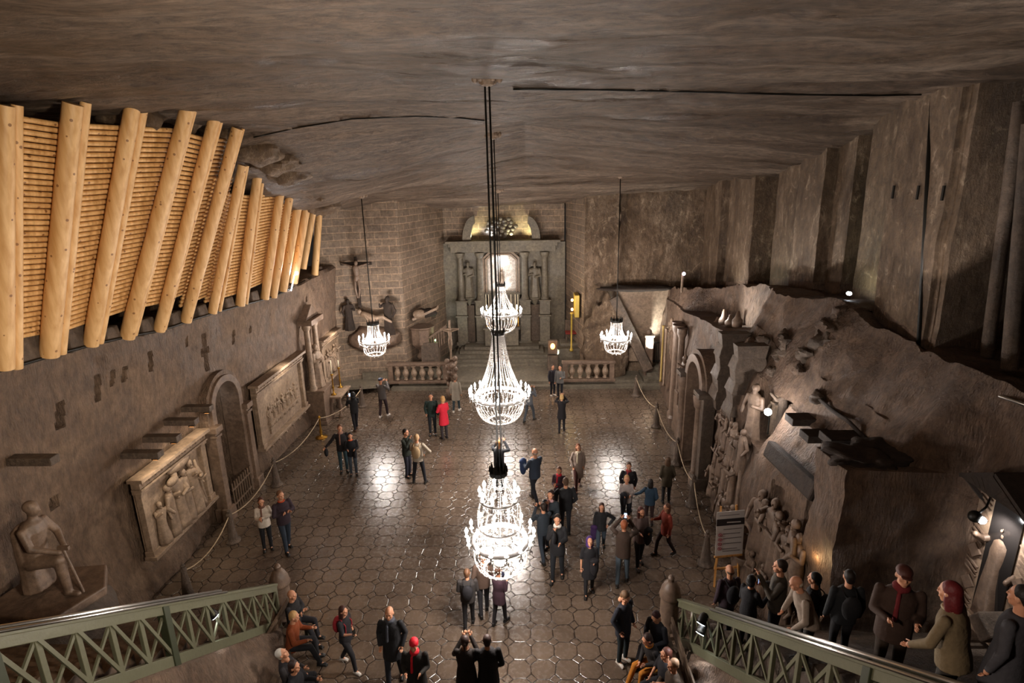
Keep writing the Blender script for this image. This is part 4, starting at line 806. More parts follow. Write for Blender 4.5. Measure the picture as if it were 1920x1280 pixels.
for k, px in enumerate((911, 916, 922, 958, 966, 971)):
    q = ay(px, 560, 31.4); c = (q[0], 31.4, 2.09); h = q[2]+.25-2.09; tt = thing('altar_candle', 'slim brass altar candlestick with tall candle, '+['far left', 'second from the left', 'third from the left', 'third from the right', 'second from the right', 'far right'][k]+' of the six', 'candlestick', c, group='candlesticks of the altar')
    mb = MB(); mb.lathe([(.09, 0), (.03, .06), (.025, h*.5), (.05, h*.52), (.01, h*.53)], c, 8); obj('stick', mb, BRASS, tt, True)
    mb = MB(); mb.lathe([(.022, h*.53), (.022, h)], c, 6); obj('candle', mb, plain('candle_wax', 'e8dcc0', .5), tt, True)
# little things before the altar
q = az(1036, 690, .35); mb = MB(); mb.box((q[0], q[1], .62), (.55, .45, .94)); mb.box((q[0], q[1], 1.55), (.5, .3, .75)); tt = thing('lectern', 'dark salt reading stand with a glowing orange lamp before the right balustrade', 'lectern', q); obj('body', mb, R_DARK, tt, bevel=.02)
mb = MB(); mb.ell((q[0], q[1]-.2, 1.62), (.13, .05, .17), 10, 8); obj('glow', mb, CANDLE, tt, True); light('candle_light', 'POINT', (q[0], q[1]-.5, 1.7), 4, (1, .55, .2), .05)
q = az(1180/1, 645, 1.0)
def chair(x, y, z, label):
    tt = thing('priest_chair', label, 'chair', (x, y, z)); mb = MB(); mb.box((x, y, z+.5), (.7, .6, .1)); obj('seat', mb, plain('red_cloth', '7a2a22', .8), tt, bevel=.02); mb = MB(); mb.box((x, y+.27, z+.8), (.7, .08, .7)); obj('backrest', mb, R_DARK, tt)
    for sx in (-1, 1):
        for sy in (-1, 1): mb = MB(); mb.box((x+sx*.3, y+sy*.25, z+.23), (.07, .07, .45)); obj('leg', mb, R_DARK, tt)
mb = MB(); mb.box((2.25, 30.2, .75), (1.5, 1.6, 1.1)); mb.box((2.35, 30.4, 1.35), (1.1, 1.1, .2)); tag(obj('salt_podium', mb, R_ALTAR, None, bevel=.03), 'stepped salt podium right of the altar steps', 'podium')
chair(2.45, 30.4, 1.45, 'dark chair with red cushion on the stepped podium right of the altar')
q = ay(1074, 565, 30.5); tt = thing('gilded_shrine', 'small gilded shrine with warm lamps on the wall right of the altar', 'shrine', (2.55, 29.9, 3.2)); mb = MB(); mb.box((2.62, 29.6, q[2]), (.25, .9, 1.2)); obj('panel', mb, plain('gilded_panel', 'b59a45', .45, .3), tt, bevel=.03)
for dz in (.3, -.2): mb = MB(); mb.ell((2.38, 29.4, q[2]+dz), (.07, .07, .08), 8, 6); obj('bulb', mb, emis('warm_bulb', 'ffb060', 8), tt, True)
light('shrine_light', 'POINT', (2.1, 29.2, q[2]+.2), 18, (1, .75, .4), .08)
mb = MB(); mb.lathe([(.1, 0), (.1, .1), (.05, .2), (.05, 2.0), (.1, 2.1)], (2.35, 29.3, 1.2), 10); tag(obj('gilded_post', mb, plain('gilded_panel', 'b59a45', .45, .3), None, True), 'slim gilded post under the shrine right of the altar', 'post')
for px, py in ((1022, 578), (1029, 578)):
    pass
for k, px in enumerate((1021, 1029)):
    q = az(px, 640, .95); mb = MB(); mb.ell(q+np.array([0, 0, .08]), (.06, .06, .06), 8, 6); tag(obj('floor_spotlight', mb, LED, None, True), ('left' if k == 0 else 'right')+' one of two tiny lit spotlights on the floor right of the altar steps', 'lamp', 'spotlights beside the altar steps')
# ------------------------------------------------------------------ right wall: portal, reliefs, alcove, blocks
def rx(y, z):
    pr = right_profile(np.array([float(y)])); zs_ = [p[1][0] for p in pr[:5]]; xs_ = [p[0][0] for p in pr[:5]]
    return float(np.interp(z, zs_, xs_))
def rhit(px, py, out=0.0):   # where a sight line meets the carved right wall
    d = ray(px, py); t = 3.0
    while t < 40:
        p = O_+d*t
        if p[0] >= rx(p[1], p[2])-out: return p
        t += .03
    return p
t = thing('arched_portal', 'tall carved salt portal with columns and round arch in the right wall', 'doorway', (5.95, 18.4, 0)); o3 = (5.95, 18.4, 0)
mb = MB(); arch_ring(mb, o3, 0, .72, 1.0, 3.25, 5.6, 6.3); obj('arch_band', mb, R_STAT, t, bevel=.02)
mb = MB(); arch_ring(mb, o3, 0, 1.0, 1.16, 3.25, 5.72, 6.3); obj('arch_moulding', mb, R_RIGHT, t)
for s in (-1, 1):
    yy = 18.4+s*.98; mb = MB(); mb.lathe([(.2, 0), (.2, .35), (.14, .42), (.125, 2.7), (.18, 2.8), (.22, 3.05), (.22, 3.2)], (5.58, yy, 0), 14); obj('column', mb, R_STAT, t, True, sharp=True)
    mb = MB(); mb.box((5.75, yy+s*.28, 1.6), (.4, .3, 3.2)); mb.box((5.7, yy+s*.2, .2), (.6, .6, .42)); mb.box((5.7, yy+s*.12, 3.25), (.6, .6, .16)); obj('pier', mb, R_DARK, t, bevel=.02)
mb = MB(); mb.box((6.5, 18.4, 3.2), (.1, 1.45, .12)); obj('lintel', mb, R_STAT, t)
for k in range(3): relief_fig(t, (6.5, 18.05+.35*k, 3.27), .6+.15*(k == 1), 270, k, R_STAT)
mb = MB(); mb.box((6.75, 18.4, 1.8), (.06, 1.6, 4.0)); obj('passage_dark_sheet', mb, R_BLACK, t)  # near-black sheet painting the dark of the portal opening
gate = MB()
for k in range(7): gate.tube([(5.9, 17.9+k*.16, .02), (5.9, 17.9+k*.16, 1.0)], .03, 6)
gate.bar((5.9, 17.8, .8), (5.9, 18.95, .8), .05, .06); obj('picket_gate', gate, W_OLD, t)
# crowded relief beside the portal
t = thing('carved_relief', 'tall crowded salt relief between the right portal and the sign board', 'relief', (5.7, 15.2, 0))
k = 0
for row, zz in enumerate((.15, 1.15, 2.1)):
    for yy in np.arange(13.4 if row == 0 else 14.2, 16.7, .36):
        relief_fig(t, (rx(yy, zz+.5)-.06, yy+.1*math.sin(k*3.3), zz+.06*math.sin(k*1.9)), 1.15+.15*math.sin(k*2.7), 270+40*math.sin(k*1.3), k, R_STAT); k += 1
mb = MB()
for j in range(5): mb.tube([(rx(13.6+j*.5, .3)-.02, 13.5+j*.55, .1), (rx(14+j*.5, 2)-.06, 13.9+j*.55, 1.9), (rx(14.3+j*.5, 3)-.04, 14.4+j*.5, 3.3)], [.09, .06, .04], 7)
obj('carved_trunk', mb, R_STAT, t, True)
# crowd relief above the stairs foot
t = thing('carved_relief', 'salt relief of a robed crowd behind the visitors on the right stairs', 'relief', (5.9, 11.0, 0)); k = 0
for yy in np.arange(10.55, 12.3, .2):
    relief_fig(t, (rx(yy, 1.6)-.03, yy, 1.25+.08*math.sin(k*2.9)), 1.45+.18*math.sin(k*1.7), 270+35*math.sin(k*2.1), k, R_STAT); k += 1
for yy in (10.6, 11.0, 11.5, 12.0): relief_fig(t, (rx(yy, .6)-.05, yy, .15), 1.1, 270, k, R_STAT); k += 1
# niche with a bowl
a = rhit(1408, 1015); t = thing('carved_niche', 'small arched salt niche with a stone bowl, right of the sign board', 'niche', a)
mb = MB(); arch_ring(mb, (0, a[1], a[2]-.45), 0, .26, .36, .6, a[0]-.14, a[0]+.2, 12); obj('frame', mb, R_STAT, t, bevel=.01)
mb = MB(); mb.lathe([(.04, -.3), (.14, -.2), (.24, -.02), (.25, .04), (.2, .04), (.12, -.05)], (a[0]-.16, a[1], a[2]-.42), 16); obj('bowl', mb, R_STAT, t, True)
relief_fig(t, (a[0]-.02, a[1], a[2]-.4), .7, 270, 1, R_STAT)
# glowing crack
a = ax(1560, 1045, 6.05); t = thing('salt_lamp', 'narrow wall niche glowing orange above the heads on the right stairs', 'lamp', a)
b0, b1 = rhit(1558, 985, .05), rhit(1562, 1085, .05); mb = MB(); mb.tube([b0, (np.array(b0)*.6+b1*.4)+np.array([0, .04, 0]), (b0*.3+b1*.7)+np.array([0, -.03, 0]), b1], [.05, .1, .07, .03], 10); obj('glowing_salt', mb, emis('glowing_salt', 'd98a3c', .9), t, True)
mb = MB(); mb.tube([b0+np.array([-.1, -.06, 0]), b1+np.array([-.07, -.05, 0])], .012, 6); obj('light_tube', mb, emis('warm_tube', 'ffd9a0', 6), t)
light('lamp_light', 'POINT', (float(a[0])-.35, float(a[1]), float(a[2])), 5, (1, .62, .28), .1)
a = ax(1556, 965, 6.0); figure_thing('niche_statue', 'small dark salt figure in a slot above the orange glowing niche', (a[0]+.02, a[1], a[2]-.3), .62, 270, 2, R_STAT)
# the big shadowed block with a broken overhanging top
def jag(p): return p*(1+.22*float(fbm(p.x*2.4+3, p.y*2.4, p.z*3, 4)))
xs, zs2 = np.linspace(0, 1, 22), np.linspace(0, 1, 44); mb = MB()
rows = []
for z in zs2:
    zz = z*4.75; ring = []
    for (u0, v0), (u1, v1) in zip([(5.72, 10.45), (5.78, 9.5), (8.0, 9.3), (8.0, 10.6)], [(5.78, 9.5), (8.0, 9.3), (8.0, 10.6), (5.72, 10.45)]):
        for s in np.linspace(0, 1, 14, endpoint=False):
            x, y = u0+(u1-u0)*s, v0+(v1-v0)*s; d = .05*float(fbm(x*1.6+y*1.6, zz*1.5, 2, 4)); ring.append((x-.05*z*0+d, y-d, zz))
    rows.append(ring)
mb.loft(rows); tag(obj('rock_block', mb, R_RIGHT, None, True, sharp=True), 'massive rough salt block rising beside the right stairs, its near face in deep shadow', 'rock')
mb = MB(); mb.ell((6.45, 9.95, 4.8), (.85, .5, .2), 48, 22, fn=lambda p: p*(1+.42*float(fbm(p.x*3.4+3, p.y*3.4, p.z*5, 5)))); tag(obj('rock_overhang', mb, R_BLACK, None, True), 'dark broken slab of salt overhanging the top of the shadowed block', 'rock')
# shelf blocks
for (p, ln, X0, s) in (((1493, 786), .55, 6.55, 'upper small one right of the lit statues'), ((1524, 817), .6, 6.5, 'lower small one right of the lit statues'), ((1583, 822), 1.0, 6.75, 'longest, touching the broken overhang')):
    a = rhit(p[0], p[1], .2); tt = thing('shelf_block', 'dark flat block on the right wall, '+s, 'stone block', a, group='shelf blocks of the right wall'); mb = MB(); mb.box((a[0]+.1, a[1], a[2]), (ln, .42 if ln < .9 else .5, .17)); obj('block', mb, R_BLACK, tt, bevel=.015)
a, b = rhit(1442, 840, .1), rhit(1532, 925, .1); mb = MB(); mb.bar(a, b, .42, .22, up=(-1, 0, .3)); tag(obj('shadow_slab', mb, R_BLACK, None, bevel=.05), 'dark slab standing in for the slanting shadow below the lit statue alcove', 'rock')  # near-black slab shaped as the diagonal shadow under the alcove shelf
# stepped canopies
for i, (y0, n, lab) in enumerate(((17.05, 7, 'far'), (15.75, 7, 'near'))):
    tt = thing('stepped_canopy', f'stepped zigzag salt pillar standing out of the right wall, {lab} one of two', 'carving', (6.0, y0, 3)); mb = MB()
    for k in range(n):
        z0 = 2.95+k*.37; wd = .62-.05*k+(.2 if k % 2 else 0); mb.box((6.25-.02*k, y0-.10*k, z0+.18), (.75+(.2 if k % 2 else 0), wd, .37), taper=.78 if k % 2 else 1.15)
    obj('pillar', mb, R_DARK, tt, bevel=.015)
# lit alcove with statues
a = ax(1440, 772, 6.0)
tt = thing('spotlight', 'bright white spotlight before the carved group in the right wall alcove', 'lamp', a)
mb = MB(); mb.ell(a, (.09, .09, .09), 12, 8); obj('lens', mb, emis('bright_lens', 'ffffff', 40), tt, True); mb = MB(); mb.tube([(a[0]+.05, a[1], a[2]-.08), (a[0]+.1, a[1]+.1, a[2]-.65)], .02, 6); obj('stand', mb, BLACK, tt)
light('lamp_light', 'POINT', (float(a[0])-.12, float(a[1])-.1, float(a[2])+.1), 60, (1, .93, .88), .04)
for px, py, X0, h, f, m_, lab in ((1380, 812, 6.1, 1.5, 260, R_STAT, 'mossy brown salt statue left of the bright alcove lamp'), (1408, 828, 6.05, 1.65, 240, R_STAT, 'reddish salt statue directly left of the bright alcove lamp'), (1452, 822, 6.7, 1.6, 270, R_PALE, 'salt statue just behind the bright alcove lamp'), (1462, 818, 6.6, 1.45, 300, R_DARK, 'dark salt statue right of the bright alcove lamp')):
    a = ax(px, py, X0); figure_thing('alcove_statue', lab, a, h, f, px % 4, m_)
mb = MB(); a, b, c_ = ax(1432, 800, 6.7), ax(1436, 690, 6.9), ax(1425, 640, 6.9)
mb.tube([a, (a+b)/2+np.array([0, .1, 0]), b, c_], [.16, .12, .2, .35], 12, jit=.5); tag(obj('salt_carving', mb, R_PALE, None, True), 'pale rough salt trunk rising behind the bright alcove lamp', 'carving')
for p, X0, e, c, lab in (((1318, 612), 7.2, 70, (.95, .97, 1), 'tiny lit spotlight at the foot of the bright recess over the portal'), ((1468, 684), 6.9, 26, (.85, .9, 1), 'tiny lit spotlight below the bluish lit rock of the right wall'), ((1592, 550), 8.3, 40, (.9, 1, .82), 'greenish lit lamp on the ledge at the foot of the tall slabs'), ((1420, 537), 8.2, 22, (.9, 1, .8), 'hidden small uplight on the ledge before the veined slabs'), ((1366, 540), 8.0, 22, (1, .95, .85), 'small uplight on the ledge, farther one before the veined slabs')):
    a = ax(p[0], p[1], X0); mb = MB(); mb.ell((0, 0, 0), (.07, .07, .05), 8, 6); o = obj('spotlight', mb, LED, None, True); o.location = [float(v) for v in a]; tag(o, lab, 'lamp')
    light('spot_light', 'SPOT', (a[0]-.25, a[1]-.1, a[2]+.12), e, c, .05, (a[0]+1.3, a[1]+.1, a[2]+1.2), 130, .8)
# small things on the recess shelf
for k, (px, h) in enumerate(((1345, .35), (1356, .6), (1368, .4), (1382, .5))):
    a = ax(px, 612, 6.75); mb = MB(); mb.lathe([(.16, 0), (.18, h*.4), (.1, h*.6), (.05, h)], a, 8); tag(obj('carved_ornament', mb, R_STAT, None, True), ['broad salt ornament', 'tallest pointed salt ornament', 'stout salt ornament', 'rightmost pointed salt ornament'][k]+' on the shelf of the bright recess over the portal', 'ornament', 'ornaments on the recess shelf')
# lamp on a pole
a = ax(1278, 548, 6.5); tt = thing('lamp_post', 'short pale pole with a small lit lamp above the side chapel', 'lamp', a)
mb = MB(); mb.tube([a, a+np.array([0, 0, .85])], .05, 8); obj('pole', mb, R_PALE, tt); mb = MB(); mb.ell(a+np.array([.02, -.1, .8]), (.07, .07, .07), 8, 6); obj('lamp', mb, emis('violet_lens', 'd9ccff', 8), tt, True)
# ------------------------------------------------------------------ side chapel beyond
mb = MB(); mb.bar((4.3, 27.9, 4.35), (6.05, 27.3, .75), .5, .28, up=(0, -1, .2)); tag(obj('slanted_parapet', mb, R_DARK, None, bevel=.03), 'dark slanting parapet of the side chapel behind the small right chandelier', 'parapet')
mb = MB(); mb.ell((4.0, 28.0, 1.9), (1.25, .5, 2.3), 30, 20, fn=jag); tag(obj('rock_relief', mb, R_SLAB, None, True), 'rough rock carving left of the slanted parapet, beneath the small right chandelier', 'rock')
mb = MB(); mb.box((5.95, 28.38, 2.8), (2.7, .1, 3.8)); struct('trim_9', mb, R_PALE, False)
light('chapel_light', 'SPOT', (6.3, 27.2, 1.8), 520, (.95, .98, .9), .1, (5.8, 28.4, 3.9), 100, .9)
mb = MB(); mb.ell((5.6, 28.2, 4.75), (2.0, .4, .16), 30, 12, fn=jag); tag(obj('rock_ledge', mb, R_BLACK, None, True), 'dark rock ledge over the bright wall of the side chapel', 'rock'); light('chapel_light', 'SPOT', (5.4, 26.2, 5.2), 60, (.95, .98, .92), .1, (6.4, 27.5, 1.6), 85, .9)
light('recess_light', 'SPOT', (6.1, 19.3, 5.6), 240, (.97, .98, .95), .08, (7.7, 18.7, 6.0), 105, .9)
t = thing('carved_relief', 'lit leaf carving on the wall right of the small right chandelier', 'relief', (6.7, 25.5, 2.8)); mb = MB()
for k in range(22): a = k*2.4; r = .09*k**.6*1.4; mb.ell((rx(25.3+r*math.cos(a), 3)-.02, 25.3+r*math.cos(a), 3.1+r*math.sin(a)*.9), (.09, .12, .16), 7, 5)
obj('leaves', mb, R_PALE, t, True)
a = ay(1234, 672, 27.9); tt = thing('iron_gate', 'small dark barred gate at the top of the side chapel steps', 'gate', (a[0], 27.9, .9)); mb = MB()
for k in range(9): mb.tube([(a[0]-.4+.1*k, 27.9, .95), (a[0]-.4+.1*k, 27.9, 2.1)], .02, 6)
mb.bar((a[0]-.45, 27.9, 2.0), (a[0]+.45, 27.9, 2.0), .03, .05); mb.bar((a[0]-.45, 27.9, 1.05), (a[0]+.45, 27.9, 1.05), .03, .05); obj('bars', mb, IRON, tt)
mb = MB(); a = ay(1215, 665, 27.7); mb.box((a[0], 27.7, 1.3), (.4, .4, 2.2)); mb.box((a[0], 27.7, 2.45), (.5, .5, .12)); mb.ell((a[0], 27.7, 2.62), (.16, .16, .16), 10, 8); tag(obj('gate_pillar', mb, R_STAT, None, bevel=.02), 'square salt gate pillar with a ball top left of the barred gate', 'pillar')
for k, px in enumerate((1244, 1250)):
    a = ax(px, 690, 6.35); mb = MB(); mb.lathe([(.08, 0), (.05, .1), (.045, 2.6), (.09, 2.7)], (a[0]-.1, a[1], .8), 10); tag(obj('slim_column', mb, plain('ochre_stone', 'a08850', .5) if k == 0 else R_PALE, None, True), ('slim ochre column' if k == 0 else 'slim pale column')+' at the right edge of the side chapel', 'column')
for k, (yy, r) in enumerate(((22.9, .16), (22.4, .2), (21.8, .14))):
    mb = MB(); mb.lathe([(r*1.5, 0), (r*1.5, .3), (r, .4), (r*.9, 3.9), (r*1.4, 4.1), (r*1.4, 4.3)], (rx(yy, 2)-.15, yy, 0), 12); tag(obj('engaged_column', mb, R_STAT, None, True, sharp=True), ['far', 'thickest middle', 'near'][k]+' of three engaged salt columns on the right wall before the side chapel', 'column', 'engaged columns of the right wall')
for k, yy in enumerate((20.3, 20.9, 21.35)):
    figure_thing('wall_statue', ['nearest', 'middle', 'farthest'][k]+' of three carved salt figures on the right wall left of the portal', (rx(yy, 2)-.08, yy, .9+.45*k), 1.5, 270, k, R_PALE if k == 1 else R_STAT)
for k, (y, z, s) in enumerate(((20.3, .45, 1.0), (21.0, .65, .9), (21.5, .9, .8))): mb = MB(); mb.box((rx(y, 1)-.05, y, z/1), (.5, .5, .9+.45*k)) ; tag(obj('wall_pedestal', mb, R_STAT, None, bevel=.02), ['nearest', 'middle', 'farthest'][k]+' of three salt pedestals under the wall figures left of the portal', 'pedestal')
# crystal showcase at the stairs
Xs = 7.78; yc = 8.2; z0, z1 = 2.5, 4.85
tt = thing('carved_showcase', 'lit salt frame carved with diamonds, dark figure inside, at the right edge', 'showcase', (Xs, yc, z0))
mb = MB(); mb.box((Xs-.02, yc, (z0+z1)/2), (.16, 1.25, z1-z0)); obj('frame', mb, R_PALE, tt, bevel=.01)
for s in (-1, 1):
    mb = MB()
    for k in range(7):
        zz = z0+.22+k*.32
        if k % 2: mb.prism([(-.14, 0), (0, -.14), (.14, 0), (0, .14)], (Xs-.11, yc+s*.46, zz), (0, 1, 0), (0, 0, 1), -.035)
        else:
            for q in (-.09, 0, .09): mb.bar((Xs-.12, yc+s*.46-.12, zz+q-.05), (Xs-.12, yc+s*.46+.12, zz+q+.05), .03, .035, up=(1, 0, 0))
    obj('diamond_carving', mb, R_STAT, tt)
mb = MB(); mb.box((Xs-.1, yc, (z0+z1)/2), (.05, .56, z1-z0-.2)); obj('dark_panel', mb, plain('smoky_glass', '23201f', .12, spec=.8), tt)
mb = MB(); fig(mb, (Xs-.02, yc+.02, z0+.2), 1.75, 270, 1); o = obj('figure', mb, R_STAT, tt, True)
mb = MB(); mb.box((Xs-.08, yc, z0-.03), (.34, 1.45, .1)); obj('sill', mb, R_PALE, tt)
tt = thing('porch_hood', 'dark carved wooden hood over the lit salt showcase at the right edge', 'canopy', (Xs-.3, yc, 5.0))
mb = MB(); mb.bar((Xs-.22, yc-.66, 5.0), (Xs-.22, yc, 5.36), .55, .07, up=(0, -.5, 1)); mb.bar((Xs-.22, yc, 5.36), (Xs-.22, yc+.66, 5.0), .55, .07, up=(0, .5, 1)); obj('roof', mb, R_BLACK, tt)
mb = MB(); mb.prism([(-.6, 0), (.6, 0), (0, .33)], (Xs-.46, yc, 5.0), (0, 1, 0), (0, 0, 1), -.05)
for s in (-1, 1):
    for q in (.0, .1, .2): mb.bar((Xs-.5, yc+s*(.08+q), 5.02), (Xs-.5, yc+s*(.2+q), 5.2-q*.5), .03, .03, up=(1, 0, 0))
    mb.bar((Xs-.45, yc+s*.55, 5.0), (Xs-.1, yc+s*.55, 4.6), .06, .06)
obj('gable', mb, R_BLACK, tt)
a = ax(1828, 968, 7.25); tt = thing('wall_spotlight', 'round black spotlight on an arm shining on the carved showcase at the right edge', 'lamp', a); mb = MB(); mb.ell(a, (.1, .1, .1), 12, 9); obj('housing', mb, BLACK, tt, True)
mb = MB(); mb.tube([a, (a[0]+.1, a[1]-.05, a[2]+.2), (Xs, yc+.5, a[2]+.25)], .018, 6); obj('arm', mb, BLACK, tt, True)
mb = MB(); mb.ell((a[0]+.06, a[1]-.08, a[2]-.02), (.06, .06, .06), 10, 7); obj('lens', mb, emis('bright_lens', 'ffffff', 40), tt, True)
light('lamp_light', 'SPOT', (a[0]+.1, a[1]-.16, a[2]+.03), 60, (1, .95, .9), .05, (Xs, yc-.1, 3.9), 140, .6)
mb = MB(); q = ax(1865, 1175, 7.4); mb.box(q, (.5, .4, .3), M=Matrix.Rotation(.6, 3, 'X')); tag(obj('loose_block', mb, R_DARK, None, bevel=.03), 'loose tilted dark block leaning at the foot of the carved showcase', 'stone block')
# timber in the dark recess
for k, (f, t_, r, X0) in enumerate((((1850, 668), (1914, 190), .13, 8.9), ((1893, 690), (1935, 230), .16, 8.8))):
    a = ax(f[0], f[1], X0); d = ray(*t_); b = O_+d*(a[1]/d[1]); mb = MB(); mb.tube([a, (a+b)/2, b], r*.85, 12); tag(obj('timber_prop', mb, R_DARK, None, True, sharp=True), ['slim old slanting timber prop in the dark recess at upper right', 'thick old slanting timber prop at the upper right photo edge'][k], 'timber post')
a, b = ax(1785, 672, 8.35), ax(1925, 742, 8.3); mb = MB(); mb.tube([a, (a+b)/2+np.array([0, 0, -.03]), b], .085, 10); tag(obj('fallen_pole', mb, W_OLD, None, True), 'old pole lying on the rock ledge at the right photo edge', 'wooden pole')
a, b = ax(1728, 690, 8.1), ax(1925, 760, 8.05); mb = MB(); mb.tube([a, b], .03, 8); tag(obj('steel_pipe', mb, STEEL, None, True), 'thin pipe running along the rock ledge at the right photo edge', 'pipe')
for k, X0 in enumerate((1672, 1718, 1765)):
    a = ax(X0, 360+k*1, 8.05); mb = MB(); mb.box((a[0]+.03, a[1], a[2]), (.03, .05, .28)); tag(obj('wall_slot', mb, BLACK, None), ['left', 'middle', 'right'][k]+' of three short dark slots cut in the tall bright slabs', 'slot', 'slots of the tall slabs')
mb = MB(); p0, p1 = ax(1722, 660, 8.15), ax(1748, 180, 8.1); mb.tube([p0, (p0+p1)/2, p1], .045, 8); tag(obj('wall_cable', mb, BLACK, None, True), 'thick dark cable running down between the two tall bright slabs', 'cable')
light('slab_flood', 'SPOT', (5.6, 9.6, 6.9), 330, (1, .90, .82), .05, (8.2, 12.0, 9.6), 44, .35)

# ------------------------------------------------------------------ sign board on its easel
p = az(1358, 1090); ang = math.radians(8)
tt = thing('sign_easel', 'white information board with a dark band on a pine easel by the right wall', 'sign', p)
def E_(u, z, dep=0): return (p[0]+u*math.cos(ang)+dep*math.sin(ang)*-1, p[1]+u*math.sin(ang)+dep*math.cos(ang)+(z-1)*.10, z)
for s in (-1, 1): mb = MB(); mb.bar(E_(s*.33, 0, -.05), E_(s*.2, 2.1, .04), .05, .035); obj('leg', mb, W_EASEL, tt)
mb = MB(); mb.bar(E_(0, 0, .6), E_(0, 1.9, .06), .05, .035); obj('leg', mb, W_EASEL, tt)
mb = MB(); mb.bar(E_(-.3, .45), E_(.3, .45), .04, .05); mb.bar(E_(-.36, .82, -.05), E_(.36, .82, -.05), .05, .05); obj('crossbar', mb, W_EASEL, tt)
def card(name, u0, u1, za, zb, dep, mat, parent): mb = MB(); P = [E_(u0, za, dep), E_(u1, za, dep), E_(u1, zb, dep), E_(u0, zb, dep)]; P += [tuple(np.array(q)+np.array([0, .012, 0])) for q in P]; mb.add(P, [(0, 1, 2, 3), (7, 6, 5, 4), (0, 4, 5, 1), (1, 5, 6, 2), (2, 6, 7, 3), (3, 7, 4, 0)]); return obj(name, mb, mat, parent)
bd = card('board', -.36, .36, .86, 2.02, -.08, PAPER, tt)
card('dark_band', -.36, .36, 1.66, 1.83, -.092, plain('sign_dark', '2f2a2c', .5), tt)
mb = MB()
for k, (u0, u1, z) in enumerate([(-.3, .22, 1.93), (-.18, .30, 1.56), (-.18, .26, 1.44), (-.18, .3, 1.32), (-.18, .3, 1.18), (-.18, .2, 1.04), (-.18, .28, .98)]): mb = MB(); mb.bar(E_(u0, z, -.095), E_(u1, z, -.095), .004, .016); obj('text_line', mb, plain('sign_grey', '77706d', .6), tt)
mb = MB(); mb.bar(E_(-.1, 1.745, -.1), E_(.26, 1.735, -.1), .004, .03); obj('band_text', mb, PAPER, tt)
for k in range(4):
    c = E_(-.26, 1.42-.12*k, -.097); mb = MB(); n = 16; R1, R2 = .05, .036
    vs = [(c[0]+R*math.cos(2*PI*j/n), c[1]-.003, c[2]+R*math.sin(2*PI*j/n)) for R in (R1, R2) for j in range(n)]; mb.add(vs, [(j, (j+1) % n, n+(j+1) % n, n+j) for j in range(n)]); mb.bar((c[0]-.03, c[1]-.004, c[2]+.03), (c[0]+.03, c[1]-.004, c[2]-.03), .004, .01); mb.box((c[0], c[1]-.002, c[2]), (.02, .003, .035)); obj('prohibition_symbol', mb, plain('sign_red', 'a83a4a', .5), tt)
# little sheet hanging on the right railing
a = cpt(1298, 1165, 11.95); mb = MB(); mb.box(a, (.012, .22, .34)); tag(obj('notice_sheet', mb, PAPER, None), 'small white notice hung between the bars of the right stair railing', 'notice')

# ------------------------------------------------------------------ benches
def bench(label, x, y0, y1):
    tt = thing('bench', label, 'bench', (x, (y0+y1)/2, 0), 0)
    for k in range(3): mb = MB(); mb.box((x-.16+.16*k, (y0+y1)/2, .44), (.13, y1-y0, .045)); obj('seat_slat', mb, W_OLD, tt, bevel=.006)
    for yy in (y0+.2, y1-.2):
        for s in (-1, 1): mb = MB(); mb.box((x+s*.17, yy, .21), (.07, .08, .42)); obj('leg', mb, P_GREEND, tt)
    for zz in (.62, .8): mb = MB(); mb.box((x-(.27 if x < 0 else -.27), (y0+y1)/2, zz), (.035, y1-y0, .11)); obj('backrest', mb, W_OLD, tt)

q = [rhit(x, y, .03) for x, y in ((1530, 742), (1560, 768), (1592, 790), (1622, 822), (1655, 848))]; mb = MB(); mb.tube(q, .045, 7, jit=.6); tag(obj('wall_root', mb, R_BLACK, None, True), 'thick dark cord hanging across the right wall above the broken overhang', 'cord')
for i, (x, y, r) in enumerate(((1552, 610, .22), (1545, 640, .26), (1520, 668, .24), (1500, 690, .2), (1478, 640, .3), (1468, 668, .25), (1405, 655, .3), (1430, 640, .22), (1450, 700, .2), (1575, 590, .2), (1532, 745, .16))):
    a = rhit(x, y, .02); mb = MB(); mb.ell(a, (r, r*1.2, r*.8), 20, 12, fn=lambda p: p*(1+.7*float(fbm(p.x*5+i*3, p.y*5, p.z*5, 4)))); tag(obj('jagged_rock', mb, R_DARK if i % 3 else R_RIGHT, None, True, sharp=True), 'small jagged rock breaking out of the right wall, '+ORD[i]+' along the broken seam', 'rock', 'jagged rocks of the right wall')
